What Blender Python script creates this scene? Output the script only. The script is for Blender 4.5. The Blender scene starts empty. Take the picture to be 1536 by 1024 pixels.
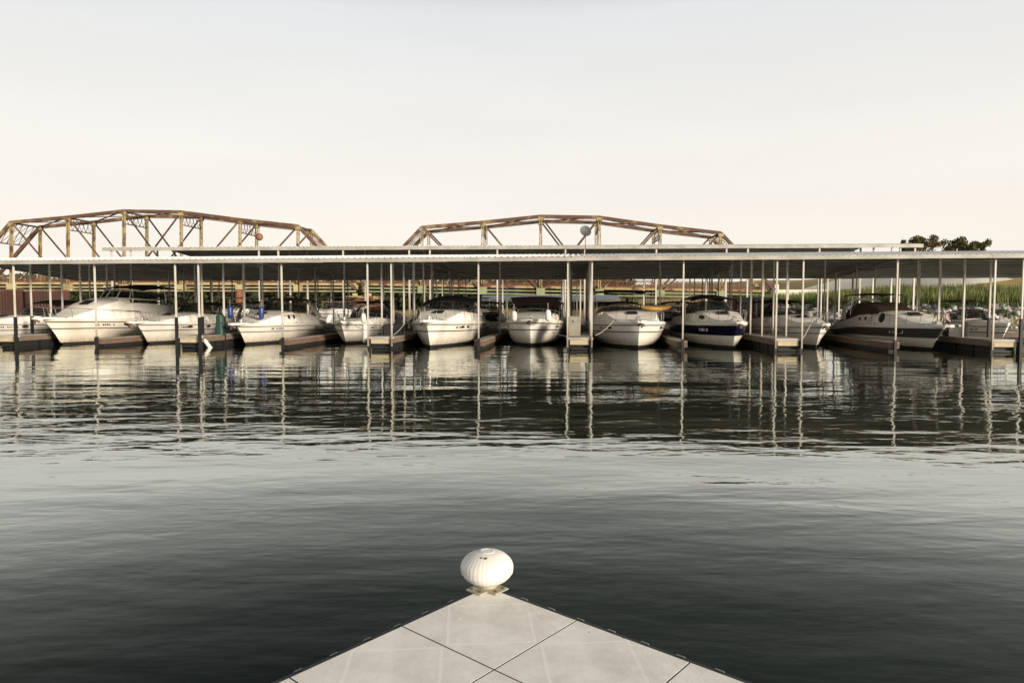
import bpy, bmesh, math, random
import numpy as np
from mathutils import Vector, Matrix
random.seed(11)
rs = np.random.RandomState(5)
SC = bpy.context.scene
COL = SC.collection
R = math.radians
PI = math.pi

# ------------------------------------------------------------------ camera, sky, sun, exposure
CAM_H, FPX, YH = 2.15, 1024.0, 458.0          # eye height, focal length in photo pixels, horizon row
PITCH = math.atan((512 - YH) / FPX)
cam_d = bpy.data.cameras.new("camera"); cam = bpy.data.objects.new("camera", cam_d); COL.objects.link(cam)
cam.location = (0, 0, CAM_H); cam.rotation_euler = (PI/2 - PITCH, 0, 0)
cam_d.sensor_width = 36; cam_d.lens = FPX/1536*36; cam_d.clip_end = 5000; cam_d.clip_start = 0.05
SC.camera = cam

SUN_EL, SUN_AZ = R(13.0), R(133.0)             # azimuth clockwise from +Y: low sun behind the camera's right shoulder
W = bpy.data.worlds.new("World"); SC.world = W; W.use_nodes = True
nt = W.node_tree; nt.nodes.clear()
out = nt.nodes.new("ShaderNodeOutputWorld"); bg = nt.nodes.new("ShaderNodeBackground")
sky = nt.nodes.new("ShaderNodeTexSky"); sky.sky_type = 'NISHITA'; sky.sun_disc = False
sky.sun_elevation = SUN_EL; sky.sun_rotation = SUN_AZ; sky.air_density = 1.0; sky.dust_density = 2.0; sky.ozone_density = 1.0
tc = nt.nodes.new("ShaderNodeTexCoord"); sp = nt.nodes.new("ShaderNodeSeparateXYZ"); rp = nt.nodes.new("ShaderNodeValToRGB")
mx = nt.nodes.new("ShaderNodeMixRGB"); mul = nt.nodes.new("ShaderNodeMixRGB"); mul.blend_type = 'MULTIPLY'
nt.links.new(tc.outputs["Generated"], sp.inputs[0]); nt.links.new(sp.outputs["Z"], rp.inputs[0])
e = rp.color_ramp.elements                    # thin evening haze: cream low down, pale grey-blue higher up
e[0].position = 0.0; e[0].color = (0.99, 0.93, 0.82, 1)
e[1].position = 1.0; e[1].color = (0.18, 0.20, 0.22, 1)
for pos, c in ((0.10, (0.99, 0.92, 0.83, 1)), (0.22, (0.96, 0.93, 0.87, 1)), (0.385, (0.825, 0.83, 0.835, 1)), (0.47, (0.42, 0.45, 0.465, 1)), (0.62, (0.20, 0.22, 0.235, 1))):
    n = rp.color_ramp.elements.new(pos); n.color = c
mul.inputs[0].default_value = 1; nt.links.new(rp.outputs[0], mul.inputs[1]); mul.inputs[2].default_value = (8.25, 8.25, 8.25, 1)
mx.inputs[0].default_value = 0.92
nt.links.new(sky.outputs[0], mx.inputs[1]); nt.links.new(mul.outputs[0], mx.inputs[2])
hz = nt.nodes.new("ShaderNodeTexNoise"); hz.inputs["Scale"].default_value = 1.6; hz.inputs["Detail"].default_value = 5; hm = nt.nodes.new("ShaderNodeMapping"); hm.inputs["Scale"].default_value = (1, 1, 6)
nt.links.new(tc.outputs["Generated"], hm.inputs[0]); nt.links.new(hm.outputs[0], hz.inputs["Vector"])
hr = nt.nodes.new("ShaderNodeMapRange"); hr.inputs[1].default_value = 0.3; hr.inputs[2].default_value = 0.7; hr.inputs[3].default_value = 0.965; hr.inputs[4].default_value = 1.025; nt.links.new(hz.outputs["Fac"], hr.inputs[0])
hv = nt.nodes.new("ShaderNodeVectorMath"); hv.operation = 'SCALE'; nt.links.new(mx.outputs[0], hv.inputs[0]); nt.links.new(hr.outputs[0], hv.inputs["Scale"])
nt.links.new(hv.outputs[0], bg.inputs["Color"]); bg.inputs["Strength"].default_value = 0.10
nt.links.new(bg.outputs[0], out.inputs[0])

sd = bpy.data.lights.new("sun", 'SUN'); so = bpy.data.objects.new("sun", sd); COL.objects.link(so)
sd.energy = 5.0; sd.angle = R(12); sd.color = (1.0, 0.875, 0.72)
sdir = Vector((math.sin(SUN_AZ)*math.cos(SUN_EL), math.cos(SUN_AZ)*math.cos(SUN_EL), math.sin(SUN_EL)))
so.rotation_euler = sdir.to_track_quat('Z', 'Y').to_euler(); so.location = (20, -20, 30)
SC.view_settings.view_transform = 'Standard'; SC.view_settings.look = 'None'
SC.view_settings.exposure = 0.30; SC.view_settings.gamma = 1.0
SC.cycles.max_bounces = 6; SC.cycles.glossy_bounces = 4; SC.cycles.transmission_bounces = 4; SC.cycles.transparent_max_bounces = 6

# the low sun shines through thick evening haze, so its light is broad and soft
# ------------------------------------------------------------------ materials
def mat(name, col, rough=0.6, metal=0.0, col2=None, scale=3.0, detail=5, bump=0.0, bscale=None, spec=0.5, lo=0.35, hi=0.65, stretch=None):
    m = bpy.data.materials.new(name); m.use_nodes = True
    t = m.node_tree; b = t.nodes["Principled BSDF"]
    b.inputs["Roughness"].default_value = rough; b.inputs["Metallic"].default_value = metal
    b.inputs["Specular IOR Level"].default_value = spec
    b.inputs["Base Color"].default_value = (*col, 1)
    co = t.nodes.new("ShaderNodeTexCoord"); src = co.outputs["Object"]
    if stretch:
        mp = t.nodes.new("ShaderNodeMapping"); mp.inputs["Scale"].default_value = stretch
        t.links.new(src, mp.inputs[0]); src = mp.outputs[0]
    if col2 is None: col2 = tuple(c*0.86 for c in col)
    nz = t.nodes.new("ShaderNodeTexNoise"); nz.inputs["Scale"].default_value = scale; nz.inputs["Detail"].default_value = detail
    t.links.new(src, nz.inputs["Vector"])
    cr = t.nodes.new("ShaderNodeValToRGB"); cr.color_ramp.elements[0].position = lo; cr.color_ramp.elements[1].position = hi
    cr.color_ramp.elements[0].color = (*col, 1); cr.color_ramp.elements[1].color = (*col2, 1)
    t.links.new(nz.outputs["Fac"], cr.inputs[0]); t.links.new(cr.outputs[0], b.inputs["Base Color"])
    if bump:
        n2 = t.nodes.new("ShaderNodeTexNoise"); n2.inputs["Scale"].default_value = bscale or scale*6; n2.inputs["Detail"].default_value = 4
        t.links.new(src, n2.inputs["Vector"])
        bp = t.nodes.new("ShaderNodeBump"); bp.inputs["Strength"].default_value = bump; bp.inputs["Distance"].default_value = 0.02
        t.links.new(n2.outputs["Fac"], bp.inputs["Height"]); t.links.new(bp.outputs[0], b.inputs["Normal"])
    return m

M = {}
M['gel'] = mat('gelcoat_white', (0.80, 0.77, 0.70), 0.30, col2=(0.74, 0.70, 0.62), scale=0.9)
M['gel_cream'] = mat('gelcoat_cream', (0.77, 0.72, 0.62), 0.32, col2=(0.70, 0.64, 0.54), scale=0.9)
def grime(m, z0, z1, col, k):
    """scum line and streaks low on a hull"""
    t = m.node_tree; b = t.nodes["Principled BSDF"]; src = b.inputs["Base Color"].links[0].from_socket
    co = t.nodes.new("ShaderNodeTexCoord"); sx = t.nodes.new("ShaderNodeSeparateXYZ"); t.links.new(co.outputs["Object"], sx.inputs[0])
    mr = t.nodes.new("ShaderNodeMapRange"); mr.inputs[1].default_value = z0; mr.inputs[2].default_value = z1; mr.inputs[3].default_value = 1; mr.inputs[4].default_value = 0; t.links.new(sx.outputs[2], mr.inputs[0])
    mp = t.nodes.new("ShaderNodeMapping"); mp.inputs["Scale"].default_value = (5, 5, .9); nz = t.nodes.new("ShaderNodeTexNoise"); nz.inputs["Scale"].default_value = 1.4; nz.inputs["Detail"].default_value = 6
    t.links.new(co.outputs["Object"], mp.inputs[0]); t.links.new(mp.outputs[0], nz.inputs["Vector"])
    m1 = t.nodes.new("ShaderNodeMath"); m1.operation = 'MULTIPLY'; t.links.new(mr.outputs[0], m1.inputs[0]); t.links.new(nz.outputs["Fac"], m1.inputs[1])
    m2 = t.nodes.new("ShaderNodeMath"); m2.operation = 'MULTIPLY'; t.links.new(m1.outputs[0], m2.inputs[0]); m2.inputs[1].default_value = k; m2.use_clamp = True
    mx_ = t.nodes.new("ShaderNodeMixRGB"); t.links.new(m2.outputs[0], mx_.inputs[0]); t.links.new(src, mx_.inputs[1]); mx_.inputs[2].default_value = (*col, 1); t.links.new(mx_.outputs[0], b.inputs["Base Color"])
for q in ('gel', 'gel_cream'): grime(M[q], .10, .55, (0.30, 0.24, 0.14), 1.5)
M['deck'] = mat('nonskid_deck', (0.82, 0.80, 0.76), 0.55, col2=(0.74, 0.71, 0.65), scale=2.5)
M['navy'] = mat('navy_gelcoat', (0.008, 0.010, 0.028), 0.22)
M['char'] = mat('charcoal_gelcoat', (0.075, 0.070, 0.064), 0.30)
M['stripe'] = mat('dark_stripe', (0.05, 0.04, 0.035), 0.5)
M['bottom'] = mat('bottom_paint', (0.018, 0.017, 0.016), 0.8)
M['black'] = mat('black_rubber', (0.012, 0.012, 0.011), 0.6)
M['canvas_black'] = mat('black_canvas', (0.012, 0.012, 0.013), 0.85, bump=0.3, bscale=30)
M['canvas_brown'] = mat('brown_canvas', (0.085, 0.048, 0.030), 0.85, col2=(0.065, 0.036, 0.022), bump=0.3, bscale=30)
M['canvas_maroon'] = mat('maroon_canvas', (0.028, 0.010, 0.009), 0.85, bump=0.3, bscale=30)
M['canvas_tan'] = mat('tan_canvas', (0.34, 0.25, 0.16), 0.85, bump=0.3, bscale=30)
M['chrome'] = mat('stainless', (0.62, 0.62, 0.62), 0.22, 0.9)
M['seat'] = mat('cream_vinyl', (0.62, 0.55, 0.43), 0.5)
M['fender_w'] = mat('white_vinyl', (0.75, 0.73, 0.68), 0.4)
M['fender_b'] = mat('blue_vinyl', (0.02, 0.045, 0.22), 0.4)
M['post'] = mat('galvanised_post', (0.57, 0.55, 0.50), 0.45, 0.0, col2=(0.48, 0.43, 0.36), scale=2.0, stretch=(3, 3, 0.5))
grime(M['post'], .4, 1.6, (0.16, 0.10, 0.06), 1.3)
M['fascia'] = mat('fascia_metal', (0.42, 0.40, 0.355), 0.5, 0.0, col2=(0.31, 0.285, 0.24), scale=1.1, detail=8)
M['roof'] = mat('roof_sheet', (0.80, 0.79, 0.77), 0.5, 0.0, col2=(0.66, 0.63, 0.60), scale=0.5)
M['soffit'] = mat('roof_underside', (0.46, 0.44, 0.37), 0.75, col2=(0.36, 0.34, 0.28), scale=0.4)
M['wood_deck'] = mat('weathered_deck_boards', (0.30, 0.28, 0.25), 0.8, col2=(0.20, 0.18, 0.16), scale=4, bump=0.3, stretch=(8, 1, 1))
M['wood_side'] = mat('red_brown_side_board', (0.165, 0.10, 0.066), 0.75, col2=(0.11, 0.07, 0.05), scale=3, bump=0.3, stretch=(1, 1, 6))
M['wood_side2'] = mat('grey_brown_side_board', (0.17, 0.13, 0.095), 0.75, col2=(0.11, 0.085, 0.06), scale=3, bump=0.3, stretch=(1, 1, 6))
M['wood_end'] = mat('pale_end_board', (0.52, 0.44, 0.29), 0.75, col2=(0.40, 0.32, 0.20), scale=3, bump=0.3, stretch=(1, 1, 8))
M['float'] = mat('black_float', (0.010, 0.010, 0.010), 0.7)
M['rust'] = mat('rusted_steel', (0.105, 0.055, 0.034), 0.85, col2=(0.25, 0.185, 0.095), scale=0.55, detail=9, bump=0.4, lo=0.52, hi=0.70)
M['rusty_yellow'] = mat('flaking_yellow_paint', (0.34, 0.265, 0.125), 0.8, col2=(0.13, 0.065, 0.035), scale=0.8, detail=9, bump=0.4, lo=0.48, hi=0.60)
M['yellow'] = mat('yellow_green_paint', (0.41, 0.35, 0.18), 0.75, col2=(0.20, 0.13, 0.065), scale=0.5, detail=8, lo=0.45, hi=0.7)
M['green'] = mat('pale_green_paint', (0.25, 0.29, 0.15), 0.75, col2=(0.19, 0.14, 0.07), scale=0.4, detail=8, lo=0.48, hi=0.66)
M['steel_dark'] = mat('dark_steel', (0.045, 0.040, 0.032), 0.7, col2=(0.12, 0.06, 0.03), scale=1.0, detail=8)
M['pier_rust'] = mat('rusted_pier_casing', (0.25, 0.09, 0.035), 0.85, col2=(0.14, 0.05, 0.025), scale=0.6, detail=8, stretch=(1, 1, 0.3))
M['pier_dark'] = mat('dark_rusted_sheet_pile', (0.075, 0.028, 0.018), 0.85, col2=(0.045, 0.02, 0.014), scale=0.6, detail=8, stretch=(1, 1, 0.3))
M['conc_wall'] = mat('pale_concrete', (0.78, 0.72, 0.60), 0.85, col2=(0.70, 0.64, 0.52), scale=0.4)
M['red_paint'] = mat('red_paint', (0.26, 0.028, 0.018), 0.6)
M['white_paint'] = mat('white_paint', (0.70, 0.69, 0.66), 0.5)
M['grey_box'] = mat('grey_plastic', (0.30, 0.27, 0.22), 0.55)
M['dark_box'] = mat('dark_plastic', (0.025, 0.023, 0.022), 0.5)
M['green_tarp'] = mat('green_tarp', (0.016, 0.05, 0.038), 0.6, bump=0.5, bscale=8)
M['yellow_plastic'] = mat('yellow_plastic', (0.42, 0.23, 0.05), 0.4)
M['rope'] = mat('rope', (0.50, 0.46, 0.38), 0.9)
M['dish'] = mat('grey_dish', (0.07, 0.07, 0.07), 0.6)
M['wheel'] = mat('white_roto_plastic', (0.73, 0.71, 0.67), 0.42, col2=(0.67, 0.64, 0.58), scale=9, bump=0.08, bscale=60)
M['zinc'] = mat('zinc_plate', (0.48, 0.47, 0.40), 0.5, 0.3, col2=(0.38, 0.35, 0.25), scale=14)
M['staple'] = mat('dull_staple', (0.24, 0.235, 0.22), 0.5)
M['bark'] = mat('bark', (0.07, 0.05, 0.035), 0.9, bump=0.5)
M['rock'] = mat('riprap_stone', (0.58, 0.57, 0.55), 0.85, col2=(0.24, 0.23, 0.22), scale=1.3, detail=8, bump=0.5)
M['flag_r'] = mat('red_cloth', (0.38, 0.03, 0.04), 0.8)

def glass_mat():
    m = bpy.data.materials.new('tinted_glass'); m.use_nodes = True; b = m.node_tree.nodes["Principled BSDF"]
    b.inputs["Base Color"].default_value = (0.015, 0.022, 0.022, 1); b.inputs["Roughness"].default_value = 0.06
    t = m.node_tree; nz = t.nodes.new("ShaderNodeTexNoise"); nz.inputs["Scale"].default_value = 1.5
    cr = t.nodes.new("ShaderNodeMapRange"); cr.inputs[3].default_value = 0.72; cr.inputs[4].default_value = 0.94
    t.links.new(nz.outputs["Fac"], cr.inputs[0]); t.links.new(cr.outputs[0], b.inputs["Alpha"])
    return m
M['glass'] = glass_mat()

def leaf_mat(name, c1, c2, c3, scale):
    m = bpy.data.materials.new(name); m.use_nodes = True; t = m.node_tree; b = t.nodes["Principled BSDF"]
    b.inputs["Roughness"].default_value = 0.7; b.inputs["Specular IOR Level"].default_value = 0.25
    co = t.nodes.new("ShaderNodeTexCoord"); nz = t.nodes.new("ShaderNodeTexNoise"); nz.inputs["Scale"].default_value = scale; nz.inputs["Detail"].default_value = 3
    t.links.new(co.outputs["Object"], nz.inputs["Vector"])
    cr = t.nodes.new("ShaderNodeValToRGB"); el = cr.color_ramp.elements
    el[0].position = 0.3; el[0].color = (*c1, 1); el[1].position = 0.7; el[1].color = (*c3, 1); k = el.new(0.5); k.color = (*c2, 1)
    t.links.new(nz.outputs["Fac"], cr.inputs[0]); t.links.new(cr.outputs[0], b.inputs["Base Color"])
    return m
M['leaf'] = leaf_mat('autumn_oak_leaf', (0.06, 0.065, 0.022), (0.11, 0.085, 0.03), (0.20, 0.11, 0.04), 0.35)
M['leaf2'] = leaf_mat('dark_green_leaf', (0.05, 0.065, 0.022), (0.085, 0.09, 0.03), (0.15, 0.12, 0.042), 0.35)
M['wood_far'] = leaf_mat('far_wood_leaf', (0.016, 0.024, 0.010), (0.028, 0.036, 0.014), (0.045, 0.045, 0.018), 0.15)
M['reed'] = leaf_mat('reed_blade', (0.070, 0.105, 0.028), (0.135, 0.165, 0.045), (0.24, 0.23, 0.075), 0.45)
M['shrub'] = leaf_mat('bank_shrub_leaf', (0.055, 0.085, 0.022), (0.085, 0.12, 0.03), (0.12, 0.15, 0.04), 0.8)

def water_mat():
    m = bpy.data.materials.new('river_water'); m.use_nodes = True; t = m.node_tree; b = t.nodes["Principled BSDF"]
    b.inputs["Base Color"].default_value = (0.0085, 0.0115, 0.0072, 1); b.inputs["Roughness"].default_value = 0.015
    b.inputs["IOR"].default_value = 1.33; b.inputs["Specular Tint"].default_value = (0.95, 1.0, 0.94, 1); b.inputs["Specular IOR Level"].default_value = 0.5
    co = t.nodes.new("ShaderNodeTexCoord")
    def wave(sx, sy, rot, detail, rough=0.5, dist=0.0):
        mp = t.nodes.new("ShaderNodeMapping"); mp.inputs["Scale"].default_value = (sx, sy, 1); mp.inputs["Rotation"].default_value = (0, 0, rot)
        nz = t.nodes.new("ShaderNodeTexNoise"); nz.inputs["Scale"].default_value = 1; nz.inputs["Detail"].default_value = detail
        nz.inputs["Roughness"].default_value = rough; nz.inputs["Distortion"].default_value = dist
        t.links.new(co.outputs["Object"], mp.inputs[0]); t.links.new(mp.outputs[0], nz.inputs["Vector"]); return nz.outputs["Fac"]
    def math_(op, a, bb):
        n = t.nodes.new("ShaderNodeMath"); n.operation = op
        for i, x in enumerate((a, bb)):
            if isinstance(x, (int, float)): n.inputs[i].default_value = x
            else: t.links.new(x, n.inputs[i])
        return n.outputs[0]
    swell = math_('MULTIPLY', wave(0.16, 0.48, 0.12, 2), 0.055)
    rip = math_('MULTIPLY', wave(0.60, 1.6, -0.16, 3, 0.50, 0.2), 0.030)
    fine = math_('MULTIPLY', wave(2.4, 5.4, 0.08, 3), 0.0052)
    # gusts: patches where the surface is ruffled, calmer elsewhere
    patch = t.nodes.new("ShaderNodeMapRange"); patch.inputs[1].default_value = 0.35; patch.inputs[2].default_value = 0.65
    patch.inputs[3].default_value = 0.35; patch.inputs[4].default_value = 1.9
    t.links.new(wave(0.07, 0.26, 0.25, 2), patch.inputs[0])
    # the breeze ruffles the open water towards the docks; the near water lies in the lee of the pier
    sy = t.nodes.new("ShaderNodeSeparateXYZ"); t.links.new(co.outputs["Object"], sy.inputs[0])
    def along(stops):                       # strength as a function of the distance out from the pier, in metres / 40
        n = t.nodes.new("ShaderNodeValToRGB"); e_ = n.color_ramp.elements; e_[0].position = stops[0][0]/40; e_[0].color = (stops[0][1]/2,)*3 + (1,); e_[1].position = stops[-1][0]/40; e_[1].color = (stops[-1][1]/2,)*3 + (1,)
        for p_, v_ in stops[1:-1]: q = e_.new(p_/40); q.color = (v_/2,)*3 + (1,)
        t.links.new(math_('MULTIPLY', sy.outputs["Y"], 1/40), n.inputs[0]); return math_('MULTIPLY', n.outputs[0], 2.0)
    ruf = math_('MULTIPLY', patch.outputs[0], along(((3, .55), (7, .75), (11, 1.15), (18, 1.15), (25, .62), (34, .45))))
    fin = along(((3, 1.1), (8, 1.0), (11, .70), (20, .55), (34, .25)))
    h = math_('ADD', math_('ADD', swell, math_('MULTIPLY', rip, ruf)), math_('MULTIPLY', fine, fin))
    bp = t.nodes.new("ShaderNodeBump"); bp.inputs["Strength"].default_value = WAVE; bp.inputs["Distance"].default_value = 1.0
    t.links.new(h, bp.inputs["Height"])
    # murky body under a mirror whose strength falls off steeply with the angle, as water seen through a polarising filter does
    t.nodes.remove(b); df = t.nodes.new("ShaderNodeBsdfDiffuse"); df.inputs["Color"].default_value = (0.0095, 0.0145, 0.0095, 1)
    gl = t.nodes.new("ShaderNodeBsdfGlossy"); gl.inputs["Roughness"].default_value = 0.015; gl.inputs["Color"].default_value = (0.97, 1.0, 0.96, 1)
    lw = t.nodes.new("ShaderNodeLayerWeight"); lw.inputs["Blend"].default_value = 0.5
    cr = t.nodes.new("ShaderNodeValToRGB"); cr.color_ramp.interpolation = 'B_SPLINE' if False else 'LINEAR'
    el = cr.color_ramp.elements; el[0].position = 0; el[0].color = (.02, .02, .02, 1); el[1].position = 1; el[1].color = (1, 1, 1, 1)
    for cosv, F in ((.56, .018), (.47, .026), (.42, .036), (.381, .052), (.34, .092), (.292, .20), (.255, .36), (.2216, .53), (.19, .58), (.14, .60), (.09, .68), (.045, .80)):
        q = el.new(1-cosv); q.color = (F, F, F, 1)
    ms = t.nodes.new("ShaderNodeMixShader")
    for n in (df, gl, lw): t.links.new(bp.outputs[0], n.inputs["Normal"])
    t.links.new(lw.outputs["Facing"], cr.inputs[0]); t.links.new(cr.outputs[0], ms.inputs[0]); t.links.new(df.outputs[0], ms.inputs[1]); t.links.new(gl.outputs[0], ms.inputs[2])
    t.links.new(ms.outputs[0], t.nodes["Material Output"].inputs["Surface"])
    return m
WAVE = 0.55
M['water'] = water_mat()

# ------------------------------------------------------------------ mesh helper
class MB:
    def __init__(s): s.v = []; s.f = []; s.m = []
    def add(s, vs, fs, mi=0):
        o = len(s.v); s.v += [tuple(p) for p in vs]
        for f in fs: s.f.append([o + i for i in f]); s.m.append(mi)
    def box(s, x0, x1, y0, y1, z0, z1, mi=0):
        s.add([(x0,y0,z0),(x1,y0,z0),(x1,y1,z0),(x0,y1,z0),(x0,y0,z1),(x1,y0,z1),(x1,y1,z1),(x0,y1,z1)],
              [(0,3,2,1),(4,5,6,7),(0,1,5,4),(1,2,6,5),(2,3,7,6),(3,0,4,7)], mi); return s
    def bar(s, a, b, w, h=None, mi=0, up=(0,0,1)):
        a = Vector(a); b = Vector(b); h = h or w; d = (b-a).normalized(); u = Vector(up)
        if abs(d.dot(u)) > 0.98: u = Vector((0,1,0))
        x = d.cross(u).normalized(); z = x.cross(d)
        vs = [p + x*sx*w/2 + z*sz*h/2 for p in (a, b) for sx, sz in ((-1,-1),(1,-1),(1,1),(-1,1))]
        s.add(vs, [(0,1,2,3)[::-1],(4,5,6,7),(0,1,5,4),(1,2,6,5),(2,3,7,6),(3,0,4,7)], mi); return s
    def tube(s, pts, r, n=6, mi=0, closed=False):
        pts = [Vector(p) for p in pts]; N = len(pts); rings = []
        for i, p in enumerate(pts):
            if closed: d = pts[(i+1)%N] - pts[i-1]
            else: d = pts[min(i+1, N-1)] - pts[max(i-1, 0)]
            d.normalize(); u = Vector((0,0,1)) if abs(d.z) < 0.95 else Vector((1,0,0))
            x = d.cross(u).normalized(); y = x.cross(d); rr = r[i] if isinstance(r, (list, tuple)) else r
            rings.append([p + (x*math.cos(2*PI*k/n) + y*math.sin(2*PI*k/n))*rr for k in range(n)])
        fs = []
        for i in range(N if closed else N-1):
            j = (i+1) % N
            fs += [(i*n+k, i*n+(k+1)%n, j*n+(k+1)%n, j*n+k) for k in range(n)]
        if not closed: fs += [tuple(range(n))[::-1], tuple((N-1)*n+k for k in range(n))]
        s.add([p for r_ in rings for p in r_], fs, mi); return s
    def lathe(s, prof, c=(0,0,0), n=16, mi=0, axis='z'):
        vs = []
        for r, z in prof:
            for k in range(n):
                a = 2*PI*k/n; p = (r*math.cos(a), r*math.sin(a), z)
                if axis == 'y': p = (p[0], p[2], p[1])
                if axis == 'x': p = (p[2], p[0], p[1])
                vs.append((c[0]+p[0], c[1]+p[1], c[2]+p[2]))
        fs = [(i*n+k, i*n+(k+1)%n, (i+1)*n+(k+1)%n, (i+1)*n+k) for i in range(len(prof)-1) for k in range(n)]
        fs += [tuple(range(n))[::-1], tuple((len(prof)-1)*n+k for k in range(n))]
        s.add(vs, fs, mi); return s
    def grid(s, rows, mi=0, closed=False, flip=False, mfun=None):
        n = len(rows[0]); o = len(s.v); s.v += [tuple(p) for r in rows for p in r]
        for i in range(len(rows)-1):
            for k in range(n if closed else n-1):
                q = [o+i*n+k, o+i*n+(k+1)%n, o+(i+1)*n+(k+1)%n, o+(i+1)*n+k]
                s.f.append(q[::-1] if flip else q); s.m.append(mfun(i, k) if mfun else mi)
        return s
    def shell(s, rows, th, mi=0):
        """a grid given thickness downwards, closed round the rim"""
        lo = [[(p[0], p[1], p[2]-th) for p in r] for r in rows]; n = len(rows[0]); m = len(rows); o = len(s.v)
        s.v += [tuple(p) for r in rows for p in r] + [tuple(p) for r in lo for p in r]; B = m*n
        for i in range(m-1):
            for k in range(n-1):
                q = [o+i*n+k, o+i*n+k+1, o+(i+1)*n+k+1, o+(i+1)*n+k]
                s.f.append(q); s.m.append(mi); s.f.append([x+B for x in q[::-1]]); s.m.append(mi)
        rim = [i*n for i in range(m)] + [(m-1)*n+k for k in range(1, n)] + [i*n+n-1 for i in range(m-2, -1, -1)] + [k for k in range(n-2, 0, -1)]
        for a, b in zip(rim, rim[1:]+rim[:1]):
            s.f.append([o+a, o+b, o+b+B, o+a+B]); s.m.append(mi)
        return s
    def build(s, name, mats, parent=None, loc=None, rotz=0, smooth=None, fix=True):
        me = bpy.data.meshes.new(name); me.from_pydata(s.v, [], s.f)
        if not isinstance(mats, (list, tuple)): mats = [mats]
        for q in mats: me.materials.append(q)
        if len(mats) > 1: me.polygons.foreach_set('material_index', s.m)
        if fix:
            bm = bmesh.new(); bm.from_mesh(me); bmesh.ops.recalc_face_normals(bm, faces=bm.faces); bm.to_mesh(me); bm.free()
        me.update()
        if smooth:
            me.polygons.foreach_set('use_smooth', [True]*len(me.polygons)); me.set_sharp_from_angle(angle=R(smooth))
        o = bpy.data.objects.new(name, me); COL.objects.link(o)
        if parent: o.parent = parent
        if loc: o.location = loc
        o.rotation_euler[2] = rotz
        return o
def tag(o, label=None, cat=None, group=None, kind=None):
    for k, v in (('label', label), ('category', cat), ('group', group), ('kind', kind)):
        if v: o[k] = v
    return o
def empty(name, loc=(0,0,0), rotz=0):
    o = bpy.data.objects.new(name, None); o.empty_display_size = 0.3; COL.objects.link(o); o.location = loc; o.rotation_euler[2] = rotz; return o
def copy_tree(o, parent=None):
    c = o.copy(); COL.objects.link(c); c.parent = parent
    for ch in list(o.children): copy_tree(ch, c)
    return c
def px_at_depth(px, py, Y):
    """world point seen at photo pixel (px,py) on the plane y = Y"""
    d = (px-768, FPX*math.cos(PITCH)-(py-512)*math.sin(PITCH), -FPX*math.sin(PITCH)-(py-512)*math.cos(PITCH))
    t = Y/d[1]; return Vector((d[0]*t, Y, CAM_H + d[2]*t))
def px_at_z(px, py, z):
    d = (px-768, FPX*math.cos(PITCH)-(py-512)*math.sin(PITCH), -FPX*math.sin(PITCH)-(py-512)*math.cos(PITCH))
    t = (z-CAM_H)/d[2]; return Vector((d[0]*t, d[1]*t, z))
def lerp(a, b, t): return a + (b-a)*t
def sstep(a, b, x):
    t = min(1, max(0, (x-a)/(b-a))); return t*t*(3-2*t)

# dock frame: u along the row of slips, v away from the camera
TH = 0.0954; D0 = 33.0
def dock_w(u, v, z=0.0): return Vector((u*math.cos(TH) + v*math.sin(TH), D0 - u*math.sin(TH) + v*math.cos(TH), z))
def u_at(px, v, z=0.5):
    k = (px-768)/FPX; c, s = math.cos(TH), math.sin(TH); cp, sp_ = math.cos(PITCH), math.sin(PITCH)
    return (k*((D0 + v*c)*cp + (CAM_H-z)*sp_) - v*s)/(c + k*s*cp)

# ------------------------------------------------------------------ setting: terrain, water
SHORE = [(-900, 168), (-40, 166), (8, 160), (24, 132), (31, 104), (34, 86), (40, 75), (48, 68), (64, 62), (90, 50), (140, 20), (260, -40), (900, -300)]
sa = np.array(SHORE, float)
def shore_dist(X, Y):
    """signed distance inland from the shoreline (positive on land)"""
    X = np.asarray(X, float); Y = np.asarray(Y, float); best = np.full(X.shape, 1e9); sg = np.zeros(X.shape)
    for (a, b) in zip(sa[:-1], sa[1:]):
        d = b-a; L2 = d@d; t = np.clip(((X-a[0])*d[0] + (Y-a[1])*d[1])/L2, 0, 1)
        dx = X-(a[0]+t*d[0]); dy = Y-(a[1]+t*d[1]); q = np.hypot(dx, dy)
        cr = d[0]*dy - d[1]*dx
        upd = q < best - 1e-9; best = np.where(upd, q, best); sg = np.where(upd, np.sign(cr), sg)
    return best*sg
def terrain_z(X, Y):
    d = shore_dist(X, Y)
    z = np.interp(d, [-30, -4, 0, 7.5, 18, 22, 34, 60, 200, 3000], [-4, -1.2, -0.05, 2.3, 3.0, 3.7, 6.9, 8.6, 9, 10])
    far = np.interp(np.asarray(X, float), [0, 30], [1, 0])
    z = np.where(d > 0, z*(1-0.4*far), z)
    return z + np.where(d > 8, 0.25*np.sin(np.asarray(X)*0.21)*np.cos(np.asarray(Y)*0.17), 0)
def tz(x, y): return float(terrain_z(np.array([x]), np.array([y]))[0])

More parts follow.
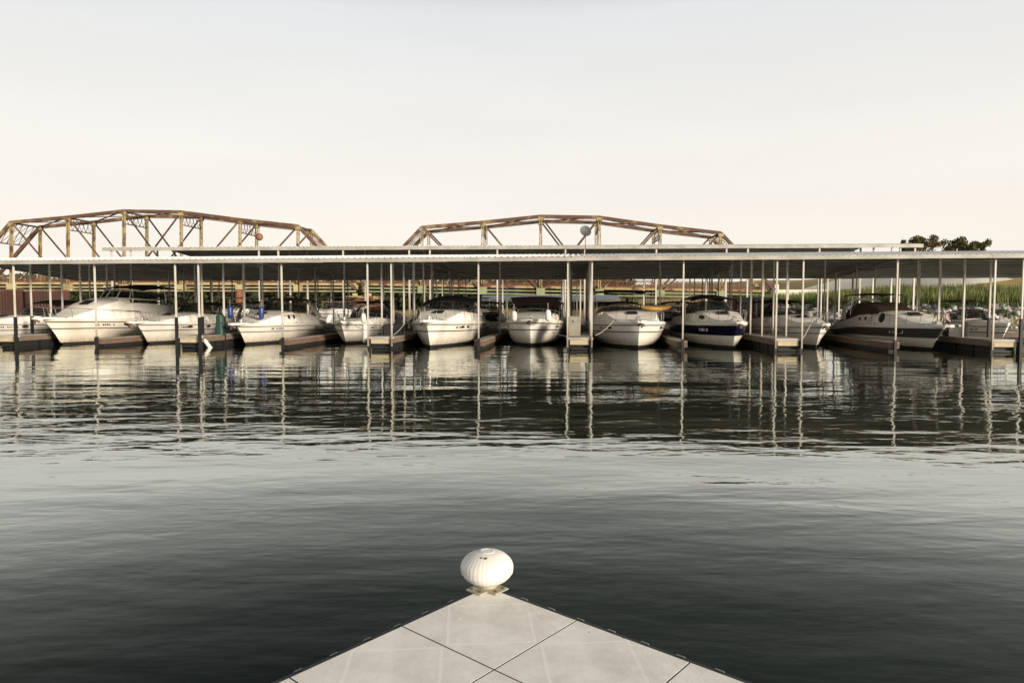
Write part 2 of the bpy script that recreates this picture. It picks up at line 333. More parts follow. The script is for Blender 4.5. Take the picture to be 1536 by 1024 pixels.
gx = np.concatenate([np.linspace(-2500, -160, 14), np.linspace(-140, 16, 40), np.linspace(18, 110, 120), np.linspace(115, 300, 30), np.linspace(340, 2500, 12)])
gy = np.concatenate([np.linspace(-1200, -60, 16), np.linspace(-40, 42, 22), np.linspace(45, 150, 130), np.linspace(153, 260, 30), np.linspace(290, 3000, 16)])
GX, GY = np.meshgrid(gx, gy); GZ = terrain_z(GX, GY)
mb = MB(); mb.grid([[(GX[i, j], GY[i, j], GZ[i, j]) for j in range(len(gx))] for i in range(len(gy))])
M['ground'] = mat('bank_grass', (0.38, 0.26, 0.085), 0.95, col2=(0.24, 0.19, 0.065), scale=0.25, detail=8, bump=0.5)
g = mb.build('ground', M['ground'], smooth=60); tag(g, kind='structure')
mb = MB(); mb.grid([[(x, y, 0) for x in (-1500, -300, -60, 0, 60, 300, 1500)] for y in (-600, -60, 0, 40, 80, 160, 300)])
o = mb.build('water', M['water']); tag(o, kind='structure')
# pale concrete ramp road lying along the top of the bank

# riprap: boulders that show, and the small stone between them
def rock_mesh(seed, sub=1):
    bm = bmesh.new(); bmesh.ops.create_icosphere(bm, subdivisions=sub, radius=1); r_ = random.Random(seed)
    for v in bm.verts: v.co *= r_.uniform(0.72, 1.12)
    me = bpy.data.meshes.new('riprap_boulder'); bm.to_mesh(me); bm.free(); me.materials.append(M['rock']); return me
rmesh = [rock_mesh(i) for i in range(8)]
def shore_point(s, d):
    """point at arclength fraction s of the right-hand shore and d metres inland"""
    P = sa[3:9]; seg = np.hypot(*(P[1:]-P[:-1]).T); cum = np.concatenate([[0], np.cumsum(seg)]); a = s*cum[-1]
    i = max(0, int(np.searchsorted(cum, a, side='right')-1)); i = min(len(seg)-1, i); t = (a-cum[i])/seg[i]; dv = (P[i+1]-P[i])/seg[i]
    n = np.array([-dv[1], dv[0]]); p = P[i] + dv*seg[i]*t + n*d; return float(p[0]), float(p[1])
for i in range(300):
    x, y = shore_point(random.uniform(0.36, 1), random.uniform(-0.2, 7.2)); k = random.uniform(0.30, 0.62)
    o = bpy.data.objects.new('riprap_boulder', rmesh[i % 8]); COL.objects.link(o)
    o.location = (x, y, tz(x, y) + k*0.25); o.scale = (k, k*random.uniform(0.7, 1.1), k*random.uniform(0.5, 0.8))
    o.rotation_euler = (random.uniform(-.5, .5), random.uniform(-.5, .5), random.uniform(0, 6.3))
    tag(o, 'pale grey boulder among the riprap below the green reed bank', 'boulder', 'riprap boulders along the shore')
mb = MB(); base = [np.array([v.co[:] for v in m_.vertices]) for m_ in rmesh]; bf = [[tuple(p.vertices) for p in m_.polygons] for m_ in rmesh]
for i in range(2600):
    x, y = shore_point(random.uniform(0.20, 1), random.uniform(-0.6, 8.2)); k = random.uniform(0.12, 0.34); j = i % 8
    a = random.uniform(0, 6.3); c, s_ = math.cos(a), math.sin(a); P = base[j]*np.array([k, k*0.85, k*0.65])
    P = np.stack([P[:, 0]*c-P[:, 1]*s_, P[:, 0]*s_+P[:, 1]*c, P[:, 2]], 1) + np.array([x, y, tz(x, y)+k*0.2])
    mb.add(P.tolist(), bf[j])
tag(mb.build('riprap_stones', M['rock'], fix=False), 'small grey riprap stone filling the slope between boulders', 'riprap', kind='stuff')

mb = MB(); rows = []
for q in np.linspace(.16, .61, 34):
    k = 1 if q < .48 else max(.04, (.61-q)/.13)
    rows.append([(*shore_point(q, d), tz(*shore_point(q, d))+.07) for d in np.linspace(34-11.5*k, 34.5, 12)])
mb.grid(rows); tag(mb.build('road', M['conc_wall'], smooth=60), kind='structure')
# reeds and bank shrubs
mb = MB()
for i in range(31000):
    x, y = shore_point(random.uniform(0.14, 1), random.uniform(6.3, 21)); z = tz(x, y); h = random.uniform(0.7, 1.75)*(1.15 if random.random() < 0.12 else 1)
    a = random.uniform(0, 6.3); w = random.uniform(0.02, 0.05); lx, ly = random.uniform(-.35, .35), random.uniform(-.35, .35); cx, cy = math.cos(a)*w, math.sin(a)*w
    mb.add([(x-cx, y-cy, z), (x+cx, y+cy, z), (x+lx*.4+cx*.8, y+ly*.4+cy*.8, z+h*.6), (x+lx*.4-cx*.8, y+ly*.4-cy*.8, z+h*.6), (x+lx, y+ly, z+h)], [(0,1,2,3), (3,2,4)])
tag(mb.build('reeds', M['reed'], fix=False), 'dense green reeds and tall grass covering the bank above the riprap', 'reeds', kind='stuff')
def leaf_blob(mb, c, rx, ry, rz, n, size, jitter=0.25):
    for _ in range(n):
        while True:
            p = Vector((random.uniform(-1, 1), random.uniform(-1, 1), random.uniform(-1, 1)))
            if 0.25 < p.length < 1: break
        p = p*(1+random.uniform(-jitter, jitter)); q = Vector((c[0]+p.x*rx, c[1]+p.y*ry, c[2]+p.z*rz))
        a = Vector((random.gauss(0, 1), random.gauss(0, 1), random.gauss(0, 1))).normalized(); b = a.orthogonal().normalized(); cc = a.cross(b)
        s1 = size*random.uniform(0.6, 1.3); s2 = s1*0.6
        mb.add([q-b*s1, q-cc*s2, q+b*s1, q+cc*s2], [(0,1,2,3)])
for i in range(16):
    x, y = shore_point(random.uniform(0.36, 0.98), random.uniform(3.2, 7.5)); z = tz(x, y); k = random.uniform(0.5, 1.0)
    sh = empty('bank_shrub', (x, y, z)); tag(sh, 'low leafy green shrub growing out of the riprap under the reeds', 'shrub', 'shrubs among the riprap')
    m2 = MB()
    for _ in range(5): leaf_blob(m2, (random.uniform(-.6, .6)*k, random.uniform(-.6, .6)*k, random.uniform(.3, .8)*k), .6*k, .6*k, .5*k, 70, .10)
    m2.build('foliage', M['shrub'], sh, fix=False)
    m3 = MB()
    for _ in range(4): m3.tube([(0, 0, -.1), (random.uniform(-.4, .4)*k, random.uniform(-.4, .4)*k, .8*k)], [.03, .01], 5)
    m3.build('stem', M['bark'], sh)

# far wood along the other shore, seen only through the bridge and the slips
mb = MB()
for i in range(520):
    x = random.uniform(-175, 26); y = 172 + random.uniform(-3, 16) - max(0, (x-5))*1.1
    h = random.uniform(6, 10)
    leaf_blob(mb, (x, y, tz(x, y)*.6+h*0.45), random.uniform(1.8, 3.2), 2.0, h*0.58, 130, 0.62)
tag(mb.build('far_wood', M['wood_far'], fix=False), 'dark wood along the far shore seen under the bridge', 'wood', kind='stuff')

# trees on the hill at the right
def tree(name, px, top, bot_z, Y, wpx, label, leafm, seed):
    random.seed(seed); top_p = px_at_depth(px, top, Y); x = top_p.x; z0 = tz(x, Y)-0.2; H = top_p.z - z0; w = wpx*Y/FPX
    t = empty(name, (x, Y, z0)); tag(t, label, 'tree', 'trees on the hill behind the docks')
    tr = MB(); tr.tube([(0, 0, 0), (.1, 0, H*.3), (0, .1, H*.62), (.1, 0, H*.85)], [H*.035, H*.028, H*.017, H*.006], 8); cl = MB()
    for k in range(14):
        a = k*2.4 + random.uniform(-.4, .4); rz = random.uniform(0.50, 0.93); rr = w*0.5*random.uniform(0.45, 0.88)*math.sin(PI*min(1, (1.12-rz)/0.72))**0.6
        c = Vector((math.cos(a)*rr, math.sin(a)*rr*0.9, H*rz - (H*0.05 if rz > .85 else 0)))
        tr.tube([(0, 0, H*max(.3, rz-.28)), (c.x*.5, c.y*.5, c.z-H*.10), tuple(c)], [H*.012, H*.008, H*.003], 5)
        for _ in range(3):
            leaf_blob(cl, (c.x+random.gauss(0, w*.05), c.y+random.gauss(0, w*.05), c.z+random.gauss(0, H*.03)), w*random.uniform(.08, .16), w*.12, H*random.uniform(.04, .085), 75, 0.21)
    tr.build('trunk', M['bark'], t, smooth=60); cl.build('crown', leafm, t, fix=False)
tree('oak_tree', 1386, 352, 6, 142, 40, 'reddish brown oak at the end of the higher roof, left of the trees', M['leaf'], 3)
tree('oak_tree', 1434, 350, 6, 146, 42, 'tallest tree with gaps in its crown, middle of the group above the roof', M['leaf2'], 8)
tree('oak_tree', 1462, 356, 6, 138, 40, 'rounded dark tree at the right end of the group above the roof', M['leaf2'], 15)
tree('oak_tree', 1360, 358, 6, 150, 22, 'small tree half hidden behind the end of the higher roof', M['leaf2'], 21)
random.seed(4)

# ------------------------------------------------------------------ covered docks
def gable_roof(root, u0, u1, v0, v1, ze, rise, rib=0.30, fas=0.17, tag_=''):
    """corrugated gable roof with eave fascia, purlins and rafters (children of root)"""
    vm = (v0+v1)/2; n = int((u1-u0)/rib); top = MB(); prof = []
    for i in range(n):
        u = u0 + i*rib; prof += [(u, 0), (u+rib*.62, 0), (u+rib*.72, .035), (u+rib*.90, .035)]
    prof.append((u0+n*rib, 0)); z0 = ze+fas+0.012
    rows = [[(u, v, z0 + h + rise*(1-abs(v-vm)/(vm-v0))) for u, h in prof] for v in (v0-.06, vm, v1+.06)]
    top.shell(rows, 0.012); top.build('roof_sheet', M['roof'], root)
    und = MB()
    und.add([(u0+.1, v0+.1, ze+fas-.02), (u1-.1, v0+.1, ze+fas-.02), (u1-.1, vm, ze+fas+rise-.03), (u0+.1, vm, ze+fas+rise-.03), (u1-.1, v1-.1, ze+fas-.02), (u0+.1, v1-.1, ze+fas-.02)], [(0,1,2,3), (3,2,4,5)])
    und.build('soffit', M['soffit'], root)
    for v in (v0, v1):
        f = MB(); rows = []; q_ = random.Random(int(v*10)+3); s_ = -1 if v == v0 else 1; k = int((u1-u0)/3.05)
        for i in range(k+1):
            for e_ in ((0, .03) if i < k else (0,)):
                u = lerp(u0, u1, i/k) + e_; dz = q_.uniform(-.012, .010); dv = q_.uniform(-.008, .008)
                rows.append([(u, v+a*s_+dv, ze+z+dz) for a, z in ((-.03, 0), (-.03, fas), (.03, fas), (.03, .035), (.055, .03), (.055, -.02), (.03, -.02))])
        f.grid(rows, closed=True); f.add(rows[0], [tuple(range(7))]); f.add(rows[-1], [tuple(range(7))])
        f.build('fascia', M['fascia'], root)
    for u in (u0, u1):
        f = MB(); f.bar((u, v0, ze+fas/2), (u, vm, ze+fas/2+rise), .05, fas); f.bar((u, vm, ze+fas/2+rise), (u, v1, ze+fas/2), .05, fas); f.build('gable_trim', M['fascia'], root)
    p = MB()
    k = 9
    for i in range(1, k+1):
        for sgn in (0, 1):
            t = i/(k+.5); v = lerp(v0, vm, t) if sgn == 0 else lerp(v1, vm, t); z = ze+fas+rise*t-.10
            p.box(u0+.1, u1-.1, v-.035, v+.035, z-.07, z+.03)
    p.build('purlins', M['soffit'], root)
    return vm

WIDE = [(-5, 28), (266, 303), (552, 590), (850, 889), (1161, 1203), (1485, 1530)]
THIN = [145, 424, 718, 1024, 1343]
EAVE = 4.27; RISE = 0.96
dk = empty('covered_dock', dock_w(0, 0), -TH)
tag(dk, 'long white-posted covered dock with the low corrugated roof sheltering the front row of boats', 'covered dock')
vm = gable_roof(dk, -40, 40, -0.35, 22.8, EAVE, RISE)
NV = 5; STEP = 2.3; FL = 10.6
def wide_finger(u0, u1, v0, v1, sgn, front):
    fp = MB(); n = int((v1-v0)/0.15)
    for i in range(n): fp.box(u0, u1, v0+i*0.15+.004, v0+(i+1)*.15-.004, .56, .60)
    d = fp.build('finger_pier', M['wood_deck'], dk)
    b = MB(); b.box(u0, u0+.05, v0+.02, v1, .30, .555); b.box(u1-.05, u1, v0+.02, v1, .30, .555); b.build('side_board', M['wood_side2'], d)
    vf = v0 if sgn > 0 else v1
    e_ = MB(); e_.box(u0+.16, u1-.16, vf-.03, vf+.03, .27, .50); e_.build('end_board', M['wood_end'], d)
    e_ = MB(); e_.box(u0-.02, u1+.02, vf-.06, vf+.06, .505, .62); e_.build('end_beam', M['fascia'], d)
    l = MB()
    for u in (u0+.07, u1-.07): l.box(u-.06, u+.06, vf-.07, vf+.05, -.3, .50)
    l.box(u0+.2, u1-.2, vf+.02, vf+.10, .02, .10); l.build('corner_guard', M['black'], d)
    f = MB()
    for i in range(int((v1-v0)/1.5)): f.box(u0+.15, u1-.15, v0+.15+i*1.5, v0+1.45+i*1.5, -.25, .30)
    f.build('float', M['float'], d)
def post(u, v, par, z0=.3, z1=None, w=.070, sleeve=None):
    if z1 is None: z1 = EAVE + .15 + RISE*(1-abs(v-vm)/(vm+.35)) - .12
    p = MB(); p.box(u-w/2, u+w/2, v-w/2, v+w/2, z0, z1)
    o = p.build('roof_post', M['post'], par)
    if sleeve:
        s_ = MB(); s_.box(u-w/2-.025, u+w/2+.025, v-w/2-.025, v+w/2+.025, -.15, sleeve); s_.build('post_sleeve', M['black'], o)
    return o
FU = []
for k, (a, b) in enumerate(WIDE):
    u0, u1 = u_at(a, 0), u_at(b, 0); FU.append((u0, u1)); wide_finger(u0, u1, 0, FL, 1, True)
    for i in range(NV):
        for u, sl in ((u0+.045, k in (0, 1)), (u1-.045, k in (0, 1, 5))):
            post(u, -.115+.0 if i == 0 else i*STEP, dk, sleeve=(1.55 if sl and i < 2 else None), z0=.15 if i == 0 else .5)
TU = []
for k, a in enumerate(THIN):
    u = u_at(a, 0); TU.append(u)
    d_ = MB()
    for i in range(int(FL/.15)): d_.box(u-.24, u+.24, .1+i*.15+.004, .1+(i+1)*.15-.004, .42, .46)
    d = d_.build('finger_pier', M['wood_deck'], dk)
    b = MB(); b.box(u-.24, u-.20, .12, FL, .16, .415); b.box(u+.20, u+.24, .12, FL, .16, .415); b.box(u-.20, u+.20, .12, .17, .16, .415); b.build('side_board', M['wood_side'], d)
    f = MB(); f.box(u-.16, u+.16, .3, FL, -.25, .16); f.build('float', M['float'], d)
    post(u, 0, dk, z0=-.1, sleeve=.55); post(u, 9.2, dk, z0=.3)
mw = MB()
for i in range(150): mw.box(-40+i*.533+.01, -40+(i+1)*.533-.01, FL+.005, FL+2.2, .52, .60)
d = mw.build('main_walkway', M['wood_deck'], dk)
b = MB(); b.box(-40, 40, FL+.01, FL+.06, .22, .515); b.box(-40, 40, FL+2.1, FL+2.16, .22, .515); b.build('side_board', M['wood_side2'], d)
f = MB()
for i in range(26): f.box(-39.5+i*3.06, -39.5+i*3.06+2.4, FL+.25, FL+1.9, -.25, .22)
f.build('float', M['float'], d)
for k, (u0, u1) in enumerate(FU):                     # rear row of fingers
    wide_finger(u0, u1, FL+2.2, 22.4, -1, False)
    for v in (15.2, 18.9, 22.3):
        post(u0+.045, v, dk, z0=.5); post(u1-.045, v, dk, z0=.5)
# rafters / trusses under the roof at each finger
for k, (u0, u1) in enumerate(FU):
    tr = MB()
    for u in (u0+.05, u1-.05):
        tr.bar((u, -.2, EAVE+.02), (u, vm, EAVE+RISE-.07), .06, .10); tr.bar((u, vm, EAVE+RISE-.07), (u, 22.7, EAVE+.02), .06, .10)
        tr.bar((u, 4.6, EAVE+.35), (u, vm, EAVE+.35), .05, .07); tr.bar((u, vm, EAVE+.35), (u, 18, EAVE+.35), .05, .07); tr.bar((u, 7, EAVE+.35), (u, 9.2, EAVE+.8), .05, .05)
    tr.build('roof_truss', M['fascia'], dk)

# satellite dish on the ridge
p = px_at_depth(878, 381, 33.0+11.5-0.6)
sdh = empty('satellite_dish', (p.x, p.y, 5.36)); tag(sdh, 'grey satellite dish on a thin mast above the middle of the roofs', 'satellite dish')
MB().tube([(0, 0, -.1), (0, 0, 1.05), (.0, -.02, 1.45)], .022, 8).build('mast', M['steel_dark'], sdh)
rows = []
for i in range(6):
    r_ = i/5*.37; rows.append([(r_*math.cos(a), -.02-.0 + .09*(1-(i/5)**2), r_*1.0*math.sin(a)) for a in np.linspace(0, 2*PI, 21)[:-1]])
d_ = MB(); d_.grid(rows, closed=True); d_.grid([[(x, y+.012, z) for x, y, z in r_] for r_ in rows], closed=True)
o = d_.build('reflector', M['dish'], sdh, smooth=60); o.location = (0, -.08, 1.52); o.rotation_euler = (R(-20), 0, R(12))
MB().tube([(0, -.08, 1.2), (-.04, -.45, 1.32), (-.05, -.52, 1.45)], .014, 6).build('feed_arm', M['steel_dark'], sdh)

# second, taller dock beyond the fairway
D2 = 64.0
dk2 = empty('covered_dock', (0, D2, 0), -.05); tag(dk2, 'taller covered dock behind, its higher roof edge showing above the front roof', 'covered dock')
def x2(px): k = (px-768)/FPX; return k*D2/(1+.05*k)
xl, xr = x2(156), x2(1382)
E2 = px_at_depth(768, 373.5, D2).z
sl2 = -0.0
gable_roof(dk2, xl, xr, 0, 23.5, E2, 1.0, rib=.42, fas=.30)
for a in (168, 197, 389, 418, 515, 614, 645, 746, 848, 877, 984, 1089, 1121, 1228, 1337, 1349, 1371):
    for v in (.15, 8, 16):
        x = x2(a)
        q = MB(); q.box(x-.07, x+.07, v-.07, v+.07, .3, E2+.25+ (0 if v < 1 else .5)); q.build('roof_post', M['post'], dk2)
for a, b in ((168, 197), (389, 418), (614, 645), (848, 877), (1089, 1121), (1337, 1371)):
    q = MB(); q.box(x2(a), x2(b), .05, 20, .2, .62); q.build('finger_pier', M['wood_deck'], dk2)
q = MB(); q.box(xl, xr, 20.01, 22.5, .2, .62); q.build('main_walkway', M['wood_deck'], dk2)

# ------------------------------------------------------------------ truss bridge
def BY(x): return 112.0 - 0.045*x
def bpt(px, py, back=0.0):
    k = (px-768)/FPX
    d = (px-768, FPX*math.cos(PITCH)-(py-512)*math.sin(PITCH), -FPX*math.sin(PITCH)-(py-512)*math.cos(PITCH))
    t = 112.0/(d[1] + 0.045*d[0]); return Vector((d[0]*t, d[1]*t, CAM_H + d[2]*t))
BW = 6.6; BN = Vector((0.045, 1, 0)).normalized()*BW
def span(name, label, bx, ty, by0, by1, ls):
    """bx: pixel columns of the panel points, ty: pixel rows of the top chord at the inner panel points"""
    root = empty(name, (0, 0, 0)); tag(root, label, 'bridge span', 'steel truss spans of the old bridge')
    n = len(bx); bot = [bpt(x, lerp(by0, by1, i/(n-1))) for i, x in enumerate(bx)]; top = [bpt(bx[i+1], ty[i]) for i in range(n-2)]
    root.location = (bot[0]+bot[-1])/2 ; off = Vector(root.location)
    B2 = [[p-off for p in bot], [p+BN-off for p in bot]]; T2 = [[p-off for p in top], [p+BN-off for p in top]]
    for s in (0, 1):
        B, T = B2[s], T2[s]
        c = MB()
        for a, b in zip(T[:-1], T[1:]): c.bar(a, b, .50, .50)
        c.build('top_chord', M['rust'], root)
        c = MB()
        c.bar(B[0], T[0], .50, .50); c.build('end_post', M['rust'], root)
        c = MB(); c.bar(T[-1], B[-1], .50, .50); c.build('end_post', M['rusty_yellow'] if s else M['rust'], root)
        c = MB()
        for a, b in zip(B[:-1], B[1:]):
            c.bar(a+Vector((0, 0, .25)), b+Vector((0, 0, .25)), .18, .22); c.bar(a-Vector((0, 0, .30)), b-Vector((0, 0, .30)), .18, .20)
        c.build('bottom_chord', ls, root)
        for i in range(n-2):
            # vertical: two channels with lacing
            a, b = B[i+1], T[i]; c = MB()
            for dx in (-.17, .17): c.bar(a+Vector((dx, 0, 0)), b+Vector((dx, 0, 0)), .12, .34, up=(0, 1, 0))
            L = (b-a).z; k = int(L/.45)
            for j in range(k):
                z = a.z + L*j/k; sgn = 1 if j % 2 else -1
                c.bar((lerp(a.x, b.x, j/k)-.17*sgn, a.y-.14, z), (lerp(a.x, b.x, (j+1)/k)+.17*sgn, a.y-.14, z+L/k), .06, .02, up=(0, 1, 0))
            c.build('vertical', M['rusty_yellow'], root)
            # gusset plates
            gq = MB(); gq.box(b.x-.42, b.x+.42, b.y-.29, b.y+.29, b.z-.62, b.z-.1); gq.build('gusset', M['rusty_yellow'], root)
            gq = MB(); gq.box(a.x-.7, a.x+.7, a.y-.26, a.y+.26, a.z-.45, a.z+.75); gq.build('gusset', ls, root)
        mid = (n-2)/2
        dg = MB()
        for i in range(n-2):
            w = .26
            if i < mid - .4: dg.bar(T[i], B[i+2], w, .12, up=(0, 1, 0))
            if i > mid - .6: dg.bar(T[i], B[i], w, .12, up=(0, 1, 0))
        i = int(mid-1)
        if n % 2 == 0: dg.bar(T[i+1], B[i+1], .2, .12, up=(0, 1, 0)); dg.bar(T[i], B[i+2], .2, .12, up=(0, 1, 0))
        dg.build('diagonals', M['rust'], root)
    lat = MB()
    for i in range(n-2):
        sw = MB(); a, b = T2[0][i], T2[1][i]; dn = Vector((0, 0, 2.1))
        sw.bar(a-Vector((0, 0, .1)), b-Vector((0, 0, .1)), .20, .28)
        if 0 < i < n-3:
            sw.bar(a-dn, b-dn, .12, .16); k = 6
            for j in range(k):
                p, q = a.lerp(b, j/k), a.lerp(b, (j+1)/k)
                sw.bar(p if j % 2 else p-dn, (q-dn) if j % 2 else q, .07, .07); sw.bar(p-dn if j % 2 else p, q if j % 2 else q-dn, .05, .05)
        sw.build('sway_frame', M['steel_dark'], root)
        if i < n-3:
            c, d_ = T2[0][i+1], T2[1][i+1]; lat.bar(a, d_, .16, .16); lat.bar(b, c, .16, .16)
            for s in (0, 1):            # lacing strip under the chord
                p0, p1 = T2[s][i], T2[s][i+1]; k = 12; o_ = Vector((0, .0, -.34)) 
                for j in range(k):
                    p, q = p0.lerp(p1, j/k)+o_, p0.lerp(p1, (j+1)/k)+o_; dy = Vector((0, .22*(1 if j % 2 else -1), 0)); lat.bar(p+dy, q-dy, .06, .04)
    lat.build('top_laterals', M['steel_dark'], root)
    for e0, e1 in (((B2[0][0], T2[0][0]), (B2[1][0], T2[1][0])), ((B2[0][-1], T2[0][-1]), (B2[1][-1], T2[1][-1]))):
        pt = MB(); q = [e0[0].lerp(e0[1], .70), e0[1]-Vector((0, 0, .1)), e1[0].lerp(e1[1], .70), e1[1]-Vector((0, 0, .1))]
        pt.bar(q[0], q[2], .16, .2); pt.bar(q[1], q[3], .2, .25)
        for j in range(5):
            a0, a1 = q[0].lerp(q[2], j/5), q[0].lerp(q[2], (j+1)/5); c0, c1 = q[1].lerp(q[3], j/5), q[1].lerp(q[3], (j+1)/5)
            pt.bar(a0, c1, .09, .06); pt.bar(c0, a1, .09, .06)
        pt.build('portal_frame', M['rust'], root)
    fl = MB(); Z = Vector((0, 0, 1))
    for i in range(n):
        fl.bar(B2[0][i]+Z*.35, B2[1][i]+Z*.35, .25, .7)
    for s_ in (.04, .3, .5, .7, .96):
        for i in range(n-1): fl.bar(B2[0][i].lerp(B2[1][i], s_)+Z*.85, B2[0][i+1].lerp(B2[1][i+1], s_)+Z*.85, .2, .36)
    fl.build('floor_beams', ls if ls is M['yellow'] else M['rusty_yellow'], root)
    ds = MB()
    for i in range(n-1): ds.bar(B2[0][i].lerp(B2[1][i], .5)+Z*1.14, B2[0][i+1].lerp(B2[1][i+1], .5)+Z*1.14, BW*.92, .18)
    ds.build('deck_slab', M['pier_rust'], root)
    for s_ in (.03, .97):
        rl = MB()
        for i in range(n-1):
            p0, p1 = B2[0][i].lerp(B2[1][i], s_)+Z*1.25, B2[0][i+1].lerp(B2[1][i+1], s_)+Z*1.25
            rl.bar(p0+Z*.95, p1+Z*.95, .10, .12); rl.bar(p0+Z*.25, p1+Z*.25, .08, .10); k = 14
            for j in range(k):
                q0, q1 = p0.lerp(p1, j/k), p0.lerp(p1, (j+1)/k); rl.bar(q0+Z*.25, q1+Z*.95, .05, .04); rl.bar(q0+Z*.95, q1+Z*.25, .05, .04)
                if j % 4 == 0: rl.bar(q0-Z*.1, q0+Z*1, .1, .1)
        rl.build('lattice_railing', M['rust'], root)
    return root, B2, T2, off
s1 = span('bridge_truss_span', 'rusted steel truss span of the old bridge at the left, with a round orange ball', [-68, 17, 102, 186, 272, 360, 447, 534],
          [333.5, 326, 316.5, 318, 329.5, 339], 432, 434, M['yellow'])
s2 = span('bridge_truss_span', 'rusted steel truss span of the old bridge behind the satellite dish, right of the gap', [544, 633, 724, 811, 899, 990, 1081, 1171],
          [341, 333.5, 324.5, 326, 339, 349.5], 434, 445, M['green'])
s1[0].name = 'bridge_truss_span'
p = bpt(379, 353) + BN*.4
mbx = MB(); mbx.lathe([(.02, -.62)] + [(.62*math.sin(a), -.62*math.cos(a)) for a in np.linspace(.25, PI-.25, 9)] + [(.02, .62)], n=18)
o = mbx.build('marker_ball', mat('faded_orange', (0.27, 0.12, 0.07), .7, col2=(.19, .085, .05), scale=2), None, loc=p, smooth=60); tag(o, 'faded orange ball hanging in the right half of the left bridge span', 'marker ball')
b_ = MB(); b_.tube([(0, 0, .62), (0, 0, 2.3)], .04, 6); b_.build('hanger', M['steel_dark'], o)
def pier(px0, px1, top, label, m_, back=BW):
    a, b = bpt(px0, top), bpt(px1, top); root = empty('bridge_pier', ((a.x+b.x)/2, a.y+BW/2, -1.5)); tag(root, label, 'bridge pier')
    w = (b.x-a.x)/2; H = a.z+1.5
    for s in (-1, 1):
        c = MB(); c.lathe([(w*1.0, 0), (w*.96, H*.8), (w*.96, H-.5)], (0, s*BW/2, 0), 20); c.build('column', m_, root, smooth=40)
        c = MB(); c.box(-w*1.05, w*1.05, s*BW/2-w*1.05, s*BW/2+w*1.05, H-.5, H); c.build('cap', M['rusty_yellow'], root)
    c = MB(); c.box(-.25, .25, -BW/2+w, BW/2-w, .8, H-.8); c.build('web_wall', m_, root)
    for s in (-1, 1):
        c = MB()
        for q in (-1, 1): c.box(q*w*.55-.35, q*w*.55+.35, s*BW/2-.3, s*BW/2+.3, H, H+.45)
        c.build('bearing', M['yellow'], root)
pier(524, 562, 444, 'rust orange river pier carrying the bridge between its two truss spans', M['pier_rust'])
# rusted dolphins standing in the water under the left span
def dolphin(px0, px1, top, label, pm='pier_dark'):
    a, b = bpt(px0, top), bpt(px1, top); y = a.y-4; root = empty('mooring_dolphin', ((a.x+b.x)/2, y, -1.5)); tag(root, label, 'dolphin'); w = (b.x-a.x)/2; H = a.z+1.5
    c = MB(); n = max(12, int(w*14)); ring = [(w*math.cos(t)*(1+.05*(k % 2)), min(w, 2)*math.sin(t)*(1+.05*(k % 2))) for k, t in enumerate(np.linspace(0, 2*PI, n*2+1)[:-1])]
    c.grid([[(x, y_, z) for x, y_ in ring] for z in (0, H*.5, H)], closed=True); c.add([(x, y_, H) for x, y_ in ring], [tuple(range(len(ring)))]); c.build('sheet_casing', M[pm], root)
    c = MB(); c.box(-w*.9, w*.9, -min(w, 2)*.6, min(w, 2)*.6, H+.003, H+.25); c.build('cap', M['rust'], root)
dolphin(-20, 62, 437, 'wide dark red sheet pile dolphin at the left edge under the bridge')
dolphin(66, 122, 438, 'dark red sheet pile dolphin behind the largest cruiser')
dolphin(368, 378, 437, 'narrow rust orange sheet pile dolphin behind the cruiser with the tan arch', 'pier_rust')
# abutment at the right end
a = bpt(1171, 446); c = MB(); c.box(-1.5, 7, -1.5, BW+1.5, -3, a.z+1.2)
ab = empty('bridge_abutment', (a.x, a.y, 0)); tag(ab, 'pale concrete abutment at the right end of the bridge', 'abutment'); c.build('abutment_wall', M['conc_wall'], ab)
c = MB(); c.box(-.9, -.3, .1, BW-.1, a.z+1.203, a.z+2.1); c.build('parapet', M['conc_wall'], ab)

